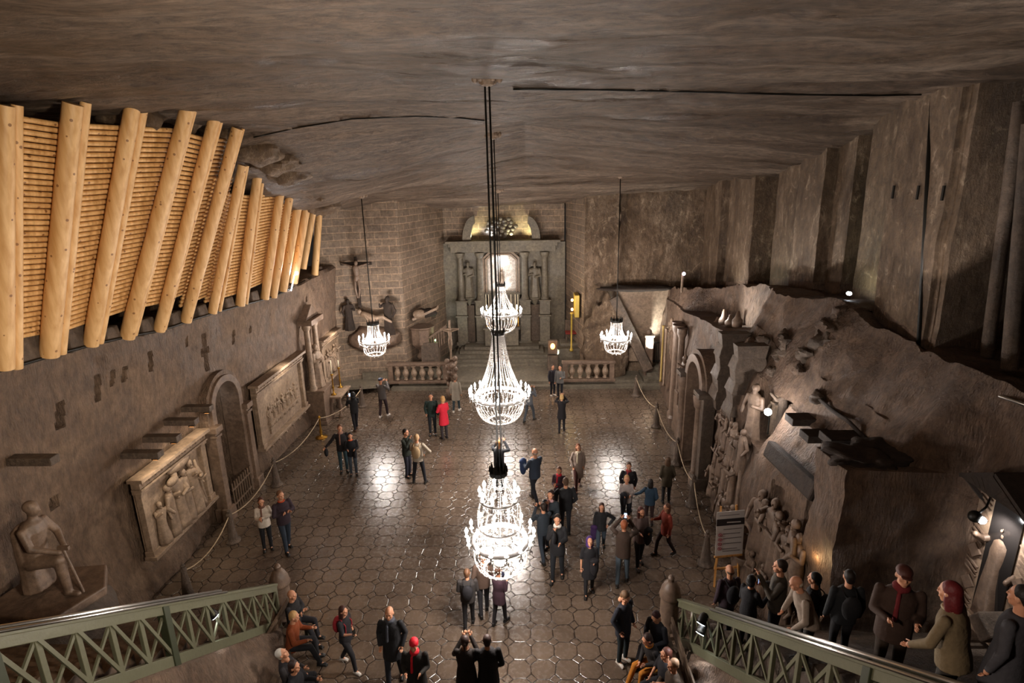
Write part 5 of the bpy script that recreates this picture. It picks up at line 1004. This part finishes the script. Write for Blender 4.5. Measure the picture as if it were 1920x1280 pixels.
# ------------------------------------------------------------------ people
SKIN = plain('skin', 'c08a6c', .5, var=.05); EYE = plain('eye', '20150f', .3)
_dg = None
def remesh(mb, voxel, smooth=2):
    me = mb.mesh('tmp', SKIN); o = bpy.data.objects.new('tmp', me); C.objects.link(o)
    md = o.modifiers.new('r', 'REMESH'); md.mode = 'VOXEL'; md.voxel_size = voxel; md.use_smooth_shade = True
    if smooth: m2 = o.modifiers.new('s', 'SMOOTH'); m2.factor = .5; m2.iterations = smooth
    dg = bpy.context.evaluated_depsgraph_get(); ev = o.evaluated_get(dg); r = bpy.data.meshes.new_from_object(ev)
    bpy.data.objects.remove(o); bpy.data.meshes.remove(me); return r
def me_arrays(me):
    v = np.empty(len(me.vertices)*3); me.vertices.foreach_get('co', v); return v.reshape(-1, 3), [tuple(p.vertices) for p in me.polygons]
def head_template():
    mb = MB(); mb.ell((0, -.008, .022), (.076, .096, .1), 20, 14); mb.ell((0, .03, -.04), (.058, .062, .082), 16, 12); mb.ell((0, .06, -.095), (.03, .025, .024), 10, 8)
    mb.cap_((0, .088, .012), (0, .105, -.022), .008, .011, 8); mb.cap_((-.04, .08, .028), (.04, .08, .028), .013, .013, 8); mb.ell((0, .086, -.062), (.026, .014, .012), 10, 6)
    for s in (-1, 1): mb.ell((s*.078, -.005, -.005), (.011, .022, .032), 8, 6); mb.ell((s*.042, .06, -.025), (.022, .02, .022), 8, 6)
    mb.cap_((0, -.02, -.06), (0, -.03, -.17), .05, .055, 12)
    return me_arrays(remesh(mb, .0085, 1))
HV, HF = head_template()
def hair_mesh(kind):
    mb = MB(); mb.ell((0, -.024, .038), (.084, .098, .1), 18, 12)
    if kind == 'long': mb.ell((0, -.06, -.07), (.092, .062, .16), 14, 12); mb.ell((.07, -.01, -.09), (.025, .045, .13), 10, 8); mb.ell((-.07, -.01, -.09), (.025, .045, .13), 10, 8)
    elif kind == 'short': mb.ell((0, -.06, -.02), (.07, .055, .07), 12, 8)
    elif kind == 'bob': mb.ell((0, -.045, -.03), (.096, .075, .1), 14, 10)
    elif kind == 'bun': mb.ell((0, -.06, -.02), (.065, .05, .06), 12, 8); mb.ell((0, -.11, .07), (.045, .045, .045), 10, 8)
    elif kind == 'tail': mb.ell((0, -.06, -.02), (.065, .05, .06), 12, 8); mb.cap_((0, -.12, .03), (0, -.13, -.15), .03, .02, 8)
    elif kind == 'fringe': mb = MB(); mb.ell((0, -.035, -.01), (.083, .075, .055), 16, 8)
    elif kind == 'beanie': mb = MB(); mb.ell((0, -.014, .06), (.092, .108, .085), 18, 12); mb.ell((0, -.012, .035), (.094, .11, .022), 18, 8)
    elif kind == 'hood': mb = MB(); mb.ell((0, -.04, .02), (.105, .1, .13), 18, 12); mb.ell((0, -.05, -.1), (.11, .09, .09), 14, 10)
    elif kind == 'cap': mb = MB(); mb.ell((0, -.012, .055), (.088, .105, .07), 18, 12); mb.ell((0, .1, .045), (.062, .06, .01), 14, 6)
    r = remesh(mb, .011, 1); r.polygons.foreach_set('use_smooth', [True]*len(r.polygons)); return r
HAIR = {k: hair_mesh(k) for k in ('long', 'short', 'bob', 'bun', 'tail', 'fringe', 'beanie', 'hood', 'cap')}
def shoe_mesh():
    mb = MB(); mb.ell((0, .05, .035), (.048, .115, .035), 14, 8); mb.ell((0, -.02, .06), (.042, .06, .055), 12, 8); mb.box((0, .04, .012), (.085, .24, .022)); r = remesh(mb, .012, 1); r.polygons.foreach_set('use_smooth', [True]*len(r.polygons)); return r
SHOE = shoe_mesh()
ARMS = {'down': ((.05, -.02, -.28), (.06, .05, -.53)), 'pocket': ((.07, -.06, -.27), (.03, .08, -.45)), 'phone': ((.07, .15, -.2), (-.1, .32, .06)), 'high': ((.1, .17, -.03), (-.09, .28, .2)),
        'cross': ((.07, .06, -.25), (-.2, .2, -.2)), 'hip': ((.24, -.07, -.2), (.07, .03, -.38)), 'fwd': ((.05, .1, -.25), (.0, .33, -.2)), 'out': ((.16, .04, -.2), (.33, .12, -.33)),
        'face': ((.03, .15, -.2), (-.11, .2, .05)), 'lap': ((.07, .06, -.26), (-.07, .27, -.3)), 'hold': ((.035, .02, -.28), (-.06, .24, -.24)), 'rail': ((.1, .1, -.25), (.03, .3, -.4))}
def fabric(c, rough=.85): return plain('cloth_'+c, c, rough, bump=.3, bscale=25, var=.22)
def add_me(mb_v, mb_f, mb_m, v, f, m): k = len(mb_v); mb_v += [tuple(p) for p in v]; mb_f += [tuple(i+k for i in q) for q in f]; mb_m += [m]*len(f)
def person(label, foot=None, head=None, face=180, top='1c1c1e', leg='1a1a1e', shoe='141414', hair='short', hc='2a1a12', arms=('down', 'down'), stance='stand', coat=.1, lean=0, turn=0, look=0,
           woman=False, scarf=None, pos=None, height=None, sit=False, bag=None, bagc='17171b', phone=False, short=False, wide=1.0, coll=None, skirt=False, group='visitors in the hall'):
    if pos is None: pos = az(foot[0], foot[1], 0)
    if height is None:
        d = ray(head[0], head[1]); tt_ = pos[1]/d[1]; height = float(np.clip((O_+d*tt_)[2]-pos[2], 1.5, 1.92))
    s = height/1.75; root = thing('person', label, 'person', pos, -math.radians(face), group)
    hz = (.50 if sit else .93)*s; Tm = Matrix.Rotation(-math.radians(lean), 3, 'X'); pel = Vector((0, 0, hz))
    T = lambda x, y, z: pel+Tm @ (Vector((x, y, z))*s)     # torso frame, z from the pelvis
    sw = (.165 if woman else .19)*wide; sh = {}
    for i, sx in enumerate((1, -1)):
        e, w_ = ARMS[arms[i]]; S0 = Vector((sx*sw, 0, .48)); sh[sx] = [T(*S0), T(*(S0+Vector((e[0]*sx, e[1], e[2])))), T(*(S0+Vector((w_[0]*sx, w_[1], w_[2]))))]
    feet = {}
    for sx in (1, -1):
        if sit: kn = Vector((sx*.12, .42, .50))*s; an = Vector((sx*.12, .46+(.12 if sx > 0 else 0), .08))*s; hp = Vector((sx*.1, .02, hz))
        else:
            hp = Vector((sx*.092*s, 0, hz-.02)); fy = {'stand': 0, 'walk': .27*sx, 'wide': 0, 'cross': .06*sx, 'step': .14*sx}[stance]; fx = .20 if stance == 'wide' else .10 if stance != 'cross' else .03
            an = Vector((sx*fx*s, fy*s, .08*s+(.03 if stance == 'walk' and sx < 0 else 0))); kn = (hp+an)/2+Vector((0, .03*s+(.05*s if stance == 'walk' else 0), .01))
        feet[sx] = (hp, kn, an)
    def ring(z, rx_, ry_, oy=0, n=18, grow=0): return [T((rx_*wide+grow)*math.cos(2*PI*j/n), oy+(ry_*wide+grow)*math.sin(2*PI*j/n), z) for j in range(n)]
    wst = .118 if woman else .14
    # body: one skin surface
    mb = MB(); mb.loft([ring(-.1, .12, .09), ring(0, .145, .1), ring(.15, wst, .085), ring(.3, .14, .095), ring(.44, .15, .09), ring(.52, .08, .06)])
    for sx in (1, -1):
        a, b, c = sh[sx]; mb.cap_(a, b, .046*s, .038*s, 8); mb.cap_(b, c, .037*s, .026*s, 8); hp, kn, an = feet[sx]; mb.cap_(hp, kn, .072*s, .05*s, 10); mb.cap_(kn, an, .048*s, .034*s, 8); mb.cap_(an, an+Vector((0, .1, -.04))*s, .03*s, .025*s, 6)
        d = (c-b).normalized(); mb.ell(c+d*.045*s, (.03*s, .032*s, .045*s), 8, 6)
    mb.cap_(T(0, 0, .5), T(0, .015, .62), .052*s, .05*s, 10)
    v, f = me_arrays(remesh(mb, .02*s, 1)); VV, FF, MM = [], [], []; add_me(VV, FF, MM, v, f, 0)
    Hm = Tm.to_4x4() @ Matrix.Rotation(math.radians(-turn), 4, 'Z') @ Matrix.Rotation(math.radians(look), 4, 'X'); hp0 = T(0, .02, .715)
    Hm = Matrix.Translation(hp0) @ Hm @ Matrix.Scale(s*1.02, 4); hm = np.array(Hm)
    add_me(VV, FF, MM, HV @ hm[:3, :3].T+hm[:3, 3], HF, 0)
    fm = MB()
    for sx in (1, -1): fm.ell(Hm @ Vector((sx*.03, .086, .012)), (.0085*s, .0085*s, .0065*s), 6, 5)
    add_me(VV, FF, MM, fm.v, fm.f, 1)
    fm = MB()
    for sx in (1, -1):     # four fingers and a thumb on each hand
        a, b, c = sh[sx]; d = (c-b).normalized(); side = d.cross(Vector((0, 1, 0)));  side = side if side.length > .2 else d.cross(Vector((0, 0, 1))); side.normalize(); nrm = side.cross(d).normalized()
        curl = .55
        for k, (q, L) in enumerate(((-.023, .07), (-.008, .078), (.008, .074), (.022, .06))):
            r0 = c+d*.075*s+side*q*s; r1 = r0+d*L*.5*s+nrm*.01*s; r2 = r1+(d*(1-curl)+nrm*curl)*L*.5*s; fm.tube([r0, r1, r2], [.0088*s, .008*s, .006*s], 5)
        r0 = c+d*.03*s-side*.026*s*sx; fm.tube([r0, r0+(d*.6-side*sx*.6+nrm*.2)*.04*s, r0+(d*.95-side*sx*.45+nrm*.4)*.065*s], [.011*s, .0095*s, .007*s], 5)
    add_me(VV, FF, MM, fm.v, fm.f, 0)
    me = bpy.data.meshes.new('body'); me.from_pydata([tuple(map(float, p)) for p in VV], [], FF); me.materials.append(SKIN); me.materials.append(EYE); me.polygons.foreach_set('material_index', MM); me.polygons.foreach_set('use_smooth', [True]*len(me.polygons)); o = bpy.data.objects.new('body', me); C.objects.link(o); o.parent = root
    def child(name, me, mat):
        me.materials.clear(); me.materials.append(mat); me.polygons.foreach_set('use_smooth', [True]*len(me.polygons)); o = bpy.data.objects.new(name, me); C.objects.link(o); o.parent = root; return o
    # trousers
    mb = MB(); mb.loft([ring(-.12, .1, .085, grow=.02), ring(-.03, .15, .115, grow=.015), ring(.06, .15, .11, grow=.012), ring(.12, .135, .1, grow=.012)])
    for sx in (1, -1): hp, kn, an = feet[sx]; mb.cap_(hp, kn, .092*s, .066*s, 12); mb.cap_(kn, an+Vector((0, 0, .015)), .064*s, .05*s, 10)
    child('trousers', remesh(mb, .019*s, 1), fabric(leg))
    # upper garment
    mb = MB(); hem = -coat; g = .03
    if sit: hem = max(hem, -.1)
    R = []
    if coat > .25 and not sit: R.append(ring(hem, .19 if woman else .185, .16, grow=.02)); R.append(ring(hem*.5, .18, .15, grow=.018))
    else: R.append(ring(hem, .155, .12, grow=g))
    R += [ring(.02, .152, .118, grow=g), ring(.16, wst+.01, .1, grow=g), ring(.3, .15, .108, grow=g), ring(.42, .165, .10, grow=g*.9), ring(.49, .12, .085, grow=g*.7), ring(.545, .065, .062, .0, grow=.012)]
    mb.loft(R)
    for sx in (1, -1):
        a, b, c = sh[sx]; mb.cap_(a, b, .060*s, .056*s, 12)
        if short: pass
        else: mb.cap_(b, c, .058*s, .042*s, 10)
    child('coat' if coat > .25 else 'jacket', remesh(mb, .017*s, 2), fabric(top))
    if scarf: mb = MB(); mb.lathe([(.055, -.03), (.095, -.02), (.1, .03), (.065, .06)], (0, 0, 0), 14); M2 = Matrix.Translation(T(0, .012, .545)) @ Tm.to_4x4() @ Matrix.Scale(s, 4); mb.v = [tuple(M2 @ Vector(p)) for p in mb.v]; mb.cap_(T(.04, .115, .5), T(.05, .15, .18), .028*s, .03*s, 8); child('scarf', remesh(mb, .014, 1), fabric(scarf))
    if coll: mb = MB(); mb.tube([T(.075*math.cos(q), .01+.075*math.sin(q), .55) for q in np.linspace(0, 2*PI, 14)], .018*s, 8); child('collar', remesh(mb, .012, 0), fabric(coll))
    if hair != 'bald':
        o = bpy.data.objects.new({'beanie': 'hat', 'hood': 'hood', 'cap': 'cap'}.get(hair, 'hair'), HAIR[hair]); C.objects.link(o); o.parent = root; o.matrix_local = Hm
        if not HAIR[hair].materials: HAIR[hair].materials.append(SKIN)
        o.material_slots[0].link = 'OBJECT'; o.material_slots[0].material = fabric(hc, .6)
    if not SHOE.materials: SHOE.materials.append(SKIN)
    for sx in (1, -1):
        an = feet[sx][2]; o = bpy.data.objects.new('shoe', SHOE); C.objects.link(o); o.parent = root; o.location = (an.x, an.y, an.z-.078*s); o.scale = (s, s, s); o.rotation_euler = (0, 0, -sx*.15); o.material_slots[0].link = 'OBJECT'; o.material_slots[0].material = fabric(shoe, .5)
    W = Matrix.Translation(root.location) @ Matrix.Rotation(root.rotation_euler[2], 4, 'Z'); who = label
    sl = label.split(',')[0].split()[:8]
    while sl[-1] in ('in', 'a', 'the', 'with', 'of', 'at', 'and', 'on', 'his', 'looking', 'facing', 'holding', 'carrying', 'mostly', 'behind', 'left', 'big', 'black', 'purple', 'walking', 'dark', 'blue', 'bright', 'hand', 'from', 'seen', 'striding', 'beige', 'overhead'): sl.pop()
    short_lab = ' '.join(sl)
    def held(name, mb, mat, lab, cat, vox=.015):
        mb.v = [tuple(W @ Vector(p)) for p in mb.v]; me = remesh(mb, vox, 1) if vox else mb.mesh(name, mat); me.materials.clear(); me.materials.append(mat); me.polygons.foreach_set('use_smooth', [bool(vox)]*len(me.polygons)); o = bpy.data.objects.new(name, me); C.objects.link(o); tag(o, lab, cat)
    if bag == 'backpack':
        mb = MB(); M2 = Matrix.Translation(T(0, -.2, .28)) @ Tm.to_4x4(); mb.ell((0, 0, 0), (.15*s, .1*s, .22*s), 14, 10, M=Tm); mb.v = [tuple(Vector(p)+T(0, -.2, .28)) for p in mb.v]
        for sx in (1, -1): mb.tube([T(sx*.09, -.15, .46), T(sx*.1, 0, .54), T(sx*.11, .13, .4), T(sx*.12, .12, .2), T(sx*.12, -.1, .12)], .018*s, 6)
        held('backpack', mb, fabric(bagc), 'backpack worn by the '+short_lab, 'backpack')
    elif bag:
        hx = 1 if bag in ('right', 'coatR') else -1; c = sh[hx][2]; mb = MB()
        if bag.startswith('coat'): mb.ell(c+Vector((0, 0, -.12)), (.12*s, .09*s, .28*s), 12, 10); mb.ell(c+Vector((0, .02, .05)), (.13*s, .08*s, .09*s), 10, 8); nm, ct, lb = 'draped_coat', 'coat', 'coat over the arm of the '
        else: mb.ell(c+Vector((0, 0, -.2)), (.07*s, .15*s, .15*s), 12, 8); mb.tube([c+Vector((0, -.08, -.1)), c+Vector((0, 0, .02)), c+Vector((0, .08, -.1))], .012*s, 6); nm, ct, lb = 'handbag', 'bag', 'bag held by the '
        held(nm, mb, fabric(bagc), lb+short_lab, ct)
    if phone:
        c = (sh[1][2]+sh[-1][2])/2 if arms[0] == arms[1] else sh[1][2]; c = c+Vector((0, .07, .07))*s; mb = MB(); mb.box((c.x, c.y, c.z), (.08, .012, .15)); mb.v = [tuple(W @ Vector(p)) for p in mb.v]
        ph = obj('phone', mb, BLACK); ph.name = 'phone'; tag(ph, 'phone held up by the '+short_lab, 'phone')
        mb = MB(); mb.box((c.x, c.y-.008, c.z), (.068, .004, .13)); mb.v = [tuple(W @ Vector(p)) for p in mb.v]; o = obj('screen', mb, SCREEN); o.parent = ph
    return root
Pn = person
# far half of the hall
Pn('person in grey jacket and cap photographing, nearest the left balustrade', (720, 781), (718, 708), 20, '55504e', '33262a', 'd8d2cc', 'cap', '1a2338', ('phone', 'phone'), 'step', bag='right', lean=-4)
Pn('person in black hooded jacket holding a bright phone, by the carved table', (668, 806), (664, 736), 320, '141315', '15141a', '5a4030', 'hood', '141315', ('phone', 'phone'), 'step', phone=True, bag='right')
Pn('man in dark green shirt facing us beside the woman in red', (812, 815), (812, 738), 175, '1c2b27', '1a1d22', '15120f', 'short', '3a2a1e', ('pocket', 'down'))
Pn('blonde woman in a bright red coat seen from behind', (834, 822), (834, 743), 320, 'c01f33', '2a2426', '1a1412', 'bob', 'b48a58', ('cross', 'cross'), coat=.32, woman=True)
Pn('person in a long pale coat and white shoes, behind the red coat', (856, 771), (852, 705), 10, '8d8477', '2c3a40', 'ddd6cc', 'short', '5a4a3c', ('down', 'down'), 'step', coat=.35)
Pn('man in dark jacket with outstretched arm, left of the man with orange collar', (646, 884), (642, 797), 160, '1d191b', '30464e', '171412', 'short', '5b3b28', ('out', 'pocket'), scarf='8c6a5c', bag='right')
Pn('man in black jacket with orange collar and jeans', (664, 890), (662, 812), 165, '15151a', '3d4650', '1a1715', 'short', '1a120e', ('hold', 'hold'), coll='d8562a', bag='left')
Pn('bearded man in dark green jacket with hand at his chin', (766, 893), (762, 805), 110, '20251e', '20202a', '191613', 'short', '1c140f', ('face', 'cross'), 'stand')
Pn('grey-haired person in light sweater with hand on hip, back to us', (787, 905), (788, 815), 5, 'a59a8a', '191a20', '15130f', 'short', 'a98a66', ('hip', 'fwd'), 'wide', bag='backpack', bagc='a08766')
Pn('person in grey top and black trousers at the right balustrade', (1050, 746), (1049, 685), 200, '5c5a58', '15151c', '15120f', 'short', '2a1d15', ('down', 'hold'), 'stand')
Pn('person in dark clothes at the right balustrade beside the reading stand', (1036, 741), (1034, 684), 150, '2c2a30', '1e1d24', 'c8c0b8', 'short', '3b2b1f', ('down', 'fwd'))
Pn('blonde woman in black coat photographing the altar with raised hands', (1053, 809), (1052, 740), 5, '151216', '17161b', '15120f', 'bob', 'c2a06a', ('high', 'high'), 'step', coat=.28, woman=True, bag='right')
Pn('person in grey blue trousers mostly hidden behind the middle chandelier', (992, 790), (990, 720), 30, '55585e', '3f454c', '1a1613', 'short', '3a2a1e', ('phone', 'phone'), 'walk')
Pn('person with raised arms photographing, right above the nearest chandelier', (937, 915), (938, 826), 20, '24262a', '24262b', '15120f', 'short', 'b88650', ('high', 'high'))
Pn('bald man in navy clothes walking left with a blue jacket on his arm', (1003, 941), (1006, 841), 325, '2a3442', '23262d', '17130f', 'fringe', '8a8078', ('fwd', 'fwd'), 'walk', lean=-3, bag='coatL', bagc='2b3c5e')
Pn('woman in long grey coat with pale scarf and brown hair walking towards us', (1083, 917), (1083, 833), 175, '8a7a70', '43221f', '3a1d18', 'long', '6b3c22', ('pocket', 'pocket'), 'walk', coat=.42, woman=True, scarf='c9bda6')
# group right of the nearest chandelier
Pn('woman in dark jacket with a red top behind the broad black jacket', (1048, 962), (1047, 876), 195, '33222a', '1c1a20', '15120f', 'bob', '4a2c1c', ('hold', 'cross'), woman=True, scarf='b0202c')
Pn('man in broad black jacket with dark trousers, back turned, hands before him', (1060, 1002), (1052, 897), 350, '17171a', '1b1c22', '15120f', 'short', '4a3424', ('pocket', 'hip'), 'stand', wide=1.12)
Pn('dark-haired woman with a pink scarf beside the nearest chandelier', (1033, 1028), (1030, 920), 200, '232a30', '20252b', '17130f', 'long', '2a1a14', ('face', 'hold'), woman=True, scarf='b08a8c')
Pn('tall person in dark blue at the right edge of the nearest chandelier', (1019, 1048), (1024, 944), 340, '262d35', '28303a', '15120f', 'short', '251a14', ('phone', 'phone'), 'walk')
Pn('woman in black coat and white scarf with hands at her face', (1045, 1085), (1046, 966), 190, '18181b', '1a1d22', '14120f', 'short', '1f1510', ('face', 'hold'), 'step', coat=.2, woman=True, scarf='d6d0c6', bag='right')
Pn('woman in black leather jacket and blue jeans facing us', (1126, 1034), (1122, 962), 185, '17171a', '36424e', '15130f', 'long', '3b2216', ('down', 'hip'), 'walk', woman=True, bag='coatR', bagc='3b2350')
Pn('woman in black dress with a purple hood looking up', (1104, 1112), (1102, 1008), 180, '17161a', '19191d', '121010', 'hood', '3d2360', ('down', 'hold'), 'step', coat=.38, woman=True, look=12, short=True, bag='coatL', bagc='171519')
Pn('man in brown jacket and jeans photographing overhead, back turned', (1166, 1094), (1166, 976), 15, '3a2b22', '46525c', '1a1512', 'short', 'a05a38', ('high', 'high'), 'step', phone=True, look=16, coat=.14)
Pn('long-haired woman in grey cardigan holding a big black coat', (1197, 1060), (1194, 952), 165, '5f4e4a', '141316', '1d1512', 'long', '4a2018', ('fwd', 'hold'), 'step', coat=.18, woman=True, bag='coatL', bagc='131216')
Pn('woman in rust red jacket striding left', (1246, 1039), (1244, 945), 250, '7c2f20', '241413', '1d1310', 'long', '4a2a18', ('fwd', 'down'), 'walk', coat=.2, woman=True)
Pn('woman in blue denim jacket with dark hair, back turned', (1216, 984), (1213, 904), 10, '24384a', '33201f', '15120f', 'long', '1a1310', ('pocket', 'out'), woman=True)
Pn('person in olive parka with black leggings at the rope post, back turned', (1248, 943), (1246, 858), 5, '3a3122', '141316', '17130f', 'long', '4a3320', ('pocket', 'pocket'), coat=.24, woman=True)
Pn('man in black coat with red shirt, standing behind the fair-haired woman', (1176, 955), (1174, 868), 190, '19171a', '1a1a1f', '15120f', 'short', '4a3424', ('pocket', 'pocket'), coat=.15, scarf='8a2a2c')
Pn('fair-haired woman in pale sweater with dark jackets over her arms', (1172, 982), (1166, 892), 185, 'a09692', '1d2028', '15120f', 'bob', 'b08a5c', ('hold', 'hold'), woman=True, look=8, bag='coatR', bagc='16161c')
# foreground, centre
Pn('man in dark grey jacket seen from behind, below the nearest chandelier', (880, 1174), (875, 1068), 355, '2e2a29', '1c1a1c', '141210', 'short', '5a3d28', ('hold', 'hold'), 'step', bag='backpack', bagc='1d1c20', wide=1.1)
Pn('man in brown grey jacket half hidden by the nearest chandelier', (908, 1150), (893, 1038), 345, '4e3d33', '1d1c20', '15120f', 'short', '8a6048', ('pocket', 'pocket'), 'step')
Pn('woman in plum jacket and black boots carrying a dark bundle', (937, 1168), (930, 1064), 30, '3b2630', '1a1619', '121010', 'bun', '4a2c1c', ('hold', 'fwd'), 'step', woman=True, coat=.25, bag='coatL', bagc='23263e')
Pn('woman in black t-shirt with red backpack striding right with a phone', (655, 1250), (650, 1138), 110, '19171a', '18171b', 'c9c2ba', 'long', '3a1c14', ('fwd', 'down'), 'walk', woman=True, bag='backpack', bagc='8c1c24', short=True, phone=True)
Pn('bald man with glasses in black coat and scarf, hands in pockets', (742, 1277), (734, 1143), 180, '17171a', '22242c', '15120f', 'bald', '000000', ('pocket', 'pocket'), 'step', coat=.3, scarf='3c3f48', height=1.82)
Pn('person with bright red hat and red scarf in a black coat', (786, 1330), (782, 1190), 180, '17130f', '15120f', '15120f', 'beanie', 'c81428', ('hold', 'hold'), coat=.4, scarf='b81626', wide=1.1, height=1.66)
Pn('woman with brown fur collar and raised arms, back turned at bottom edge', (878, 1325), (868, 1176), 0, '1d1613', '15120f', '15120f', 'tail', '2a1712', ('phone', 'phone'), coat=.3, coll='4a3020', woman=True, wide=1.1, height=1.66)
Pn('woman in plain black coat, back turned at the bottom edge', (918, 1325), (918, 1182), 355, '161315', '15120f', '15120f', 'short', '2a1814', ('pocket', 'cross'), coat=.32, wide=1.12, height=1.68)
Pn('young man in navy coat looking down beside the seated group', (1166, 1240), (1175, 1120), 140, '191b24', '141e22', 'bab3aa', 'short', '5a4028', ('pocket', 'pocket'), coat=.2, look=-30, height=1.76)
# left pair
Pn('woman in white jacket and black trousers beside the left rope', (503, 1030), (501, 934), 150, 'c9bdb0', '16161a', '17130f', 'bob', '4a2a1c', ('hold', 'cross'), woman=True, scarf='6a4a3c')
Pn('man in plum jacket and jeans with folded arms beside the white jacket', (540, 1031), (530, 921), 130, '2e2129', '26303c', '1a1512', 'short', '6b4a34', ('cross', 'cross'), 'step', coll='b8441c')
# seated on the left bench
def seated(label, hx, hy, face, **k):
    p = az(hx, hy, 1.27); f = math.radians(face); q = np.array([p[0]-.0, p[1], 0]); k.setdefault('height', 1.72); return person(label, pos=q, face=face, sit=True, **k)
bl0, bl1 = az(545, 1115, 1.27), az(545, 1240, 1.27); bench('slatted bench along the left stair flank with seated people', float(bl0[0])-.02, float(bl1[1])-.5, float(bl0[1])+.4)
seated('bald man in black jacket with folded arms, first on the left bench', 545, 1110, 100, top='1c1a1c', leg='1c1b20', hair='bald', arms=('cross', 'cross'), shoe='15120f')
seated('person in rust sweater with fair hair reaching forward on the left bench', 540, 1150, 85, top='7a3a18', leg='16161a', hair='short', hc='b08c5c', arms=('fwd', 'fwd'), lean=8)
seated('white-haired person leaning back and looking up on the left bench', 536, 1218, 80, top='231f20', leg='1a1a1e', hair='short', hc='b8b0a4', arms=('lap', 'lap'), look=25, lean=-8)
seated('dark-haired person in black jacket nearest us on the left bench', 549, 1243, 95, top='15151a', leg='17171b', hair='bob', hc='2a1812', arms=('lap', 'fwd'), woman=True)
# seated at right
br0, br1 = az(1240, 1148, 1.27), az(1262, 1245, 1.27); bench('slatted bench along the right stair flank with seated people', float(br0[0])+.06, float(br1[1])-.4, float(br0[1])+.35)
seated('dark-haired man in black jacket looking down, farthest on the right bench', 1238, 1143, 230, top='1b1b22', leg='17171c', hair='short', hc='3a1a1c', arms=('lap', 'lap'), look=-20, lean=10)
seated('person in mustard trousers bending over on the right bench', 1232, 1182, 245, top='1c1818', leg='a5661a', shoe='3a1d18', hair='bob', hc='2e1a14', arms=('lap', 'hold'), lean=18, woman=True, coll='a5661a')
seated('young woman in black top with bare arms on the right bench', 1250, 1219, 250, top='17151a', leg='16151a', hair='tail', hc='4a2418', arms=('lap', 'fwd'), woman=True, short=True)
seated('old person in brown jacket nearest us on the right bench', 1264, 1240, 255, top='3c2e22', leg='1a1719', hair='short', hc='8a6a50', arms=('lap', 'lap'))
# on the right stairs
def onstairs(label, hx, hy, Z, face, **k):
    p = cpt(hx, hy, Z); ft = math.floor(((YF-p[1])*SL)/(.285*SL)+1)*.285*SL; ft = max(ft, 0)
    ln = math.radians(k.get('lean', 0)); f = math.radians(face); p = p-np.array([math.sin(f), math.cos(f), 0])*.72*math.sin(ln)
    h = float(np.clip(p[2]-ft+.72*(1-math.cos(ln)), 1.45, 1.9)); k.setdefault('height', h); k.setdefault('group', 'visitors on the right stairs'); return person(label, pos=np.array([p[0], p[1], ft]), face=face, **k)
onstairs('short-haired person in plum sweater, farthest down the right stairs', 1370, 1062, 11.0, 350, top='3d2f38', leg='1c1b20', hair='fringe', hc='5a4434', arms=('down', 'down'), bag='backpack', bagc='1c1c22')
onstairs('dark-haired woman in black jacket with a blue bag on the right stairs', 1410, 1080, 9.7, 60, top='15151a', leg='15151a', hair='bob', hc='15110f', arms=('fwd', 'hold'), bag='left', bagc='1d4560', woman=True)
onstairs('man in checked shirt looking at his bright phone on the right stairs', 1466, 1052, 9.6, 285, top='4a443c', leg='1c1c22', hair='short', hc='2a1c14', arms=('hold', 'phone'), phone=True)
onstairs('grey-haired man in beige jacket leaning on the right railing', 1488, 1098, 7.6, 275, top='8d8074', leg='2a2622', hair='fringe', hc='a89a88', arms=('rail', 'rail'), lean=20, wide=1.05)
onstairs('black-haired person in black jacket behind the beige jacket', 1530, 1080, 8.2, 310, top='141418', leg='141418', hair='short', hc='120f0e', arms=('down', 'hold'), bag='backpack', bagc='101014')
onstairs('man in black jacket with backpack, back turned, before the shadowed block', 1594, 1076, 7.6, 5, top='15181c', leg='141418', hair='short', hc='1a120e', arms=('down', 'down'), bag='backpack', bagc='141418', wide=1.08)
onstairs('man with cap in brown jacket and red lanyard holding something before him', 1697, 1063, 6.4, 200, top='3a2a22', leg='33281f', hair='cap', hc='4a2620', arms=('hold', 'hold'), wide=1.12, scarf='6a1f24', coat=.18)
onstairs('red-haired woman in pale hooded jacket leaning on the railing near us', 1770, 1152, 5.0, 325, top='6a5c44', leg='2a2622', hair='long', hc='5a1418', arms=('down', 'rail'), lean=10, woman=True, coll='a89a80', wide=1.1)
onstairs('person in grey coat with dark tied hair at the right photo edge', 1908, 1165, 4.6, 330, top='3b3b40', leg='1c1c20', hair='bun', hc='15100e', arms=('down', 'down'), coat=.35, woman=True, wide=1.1)
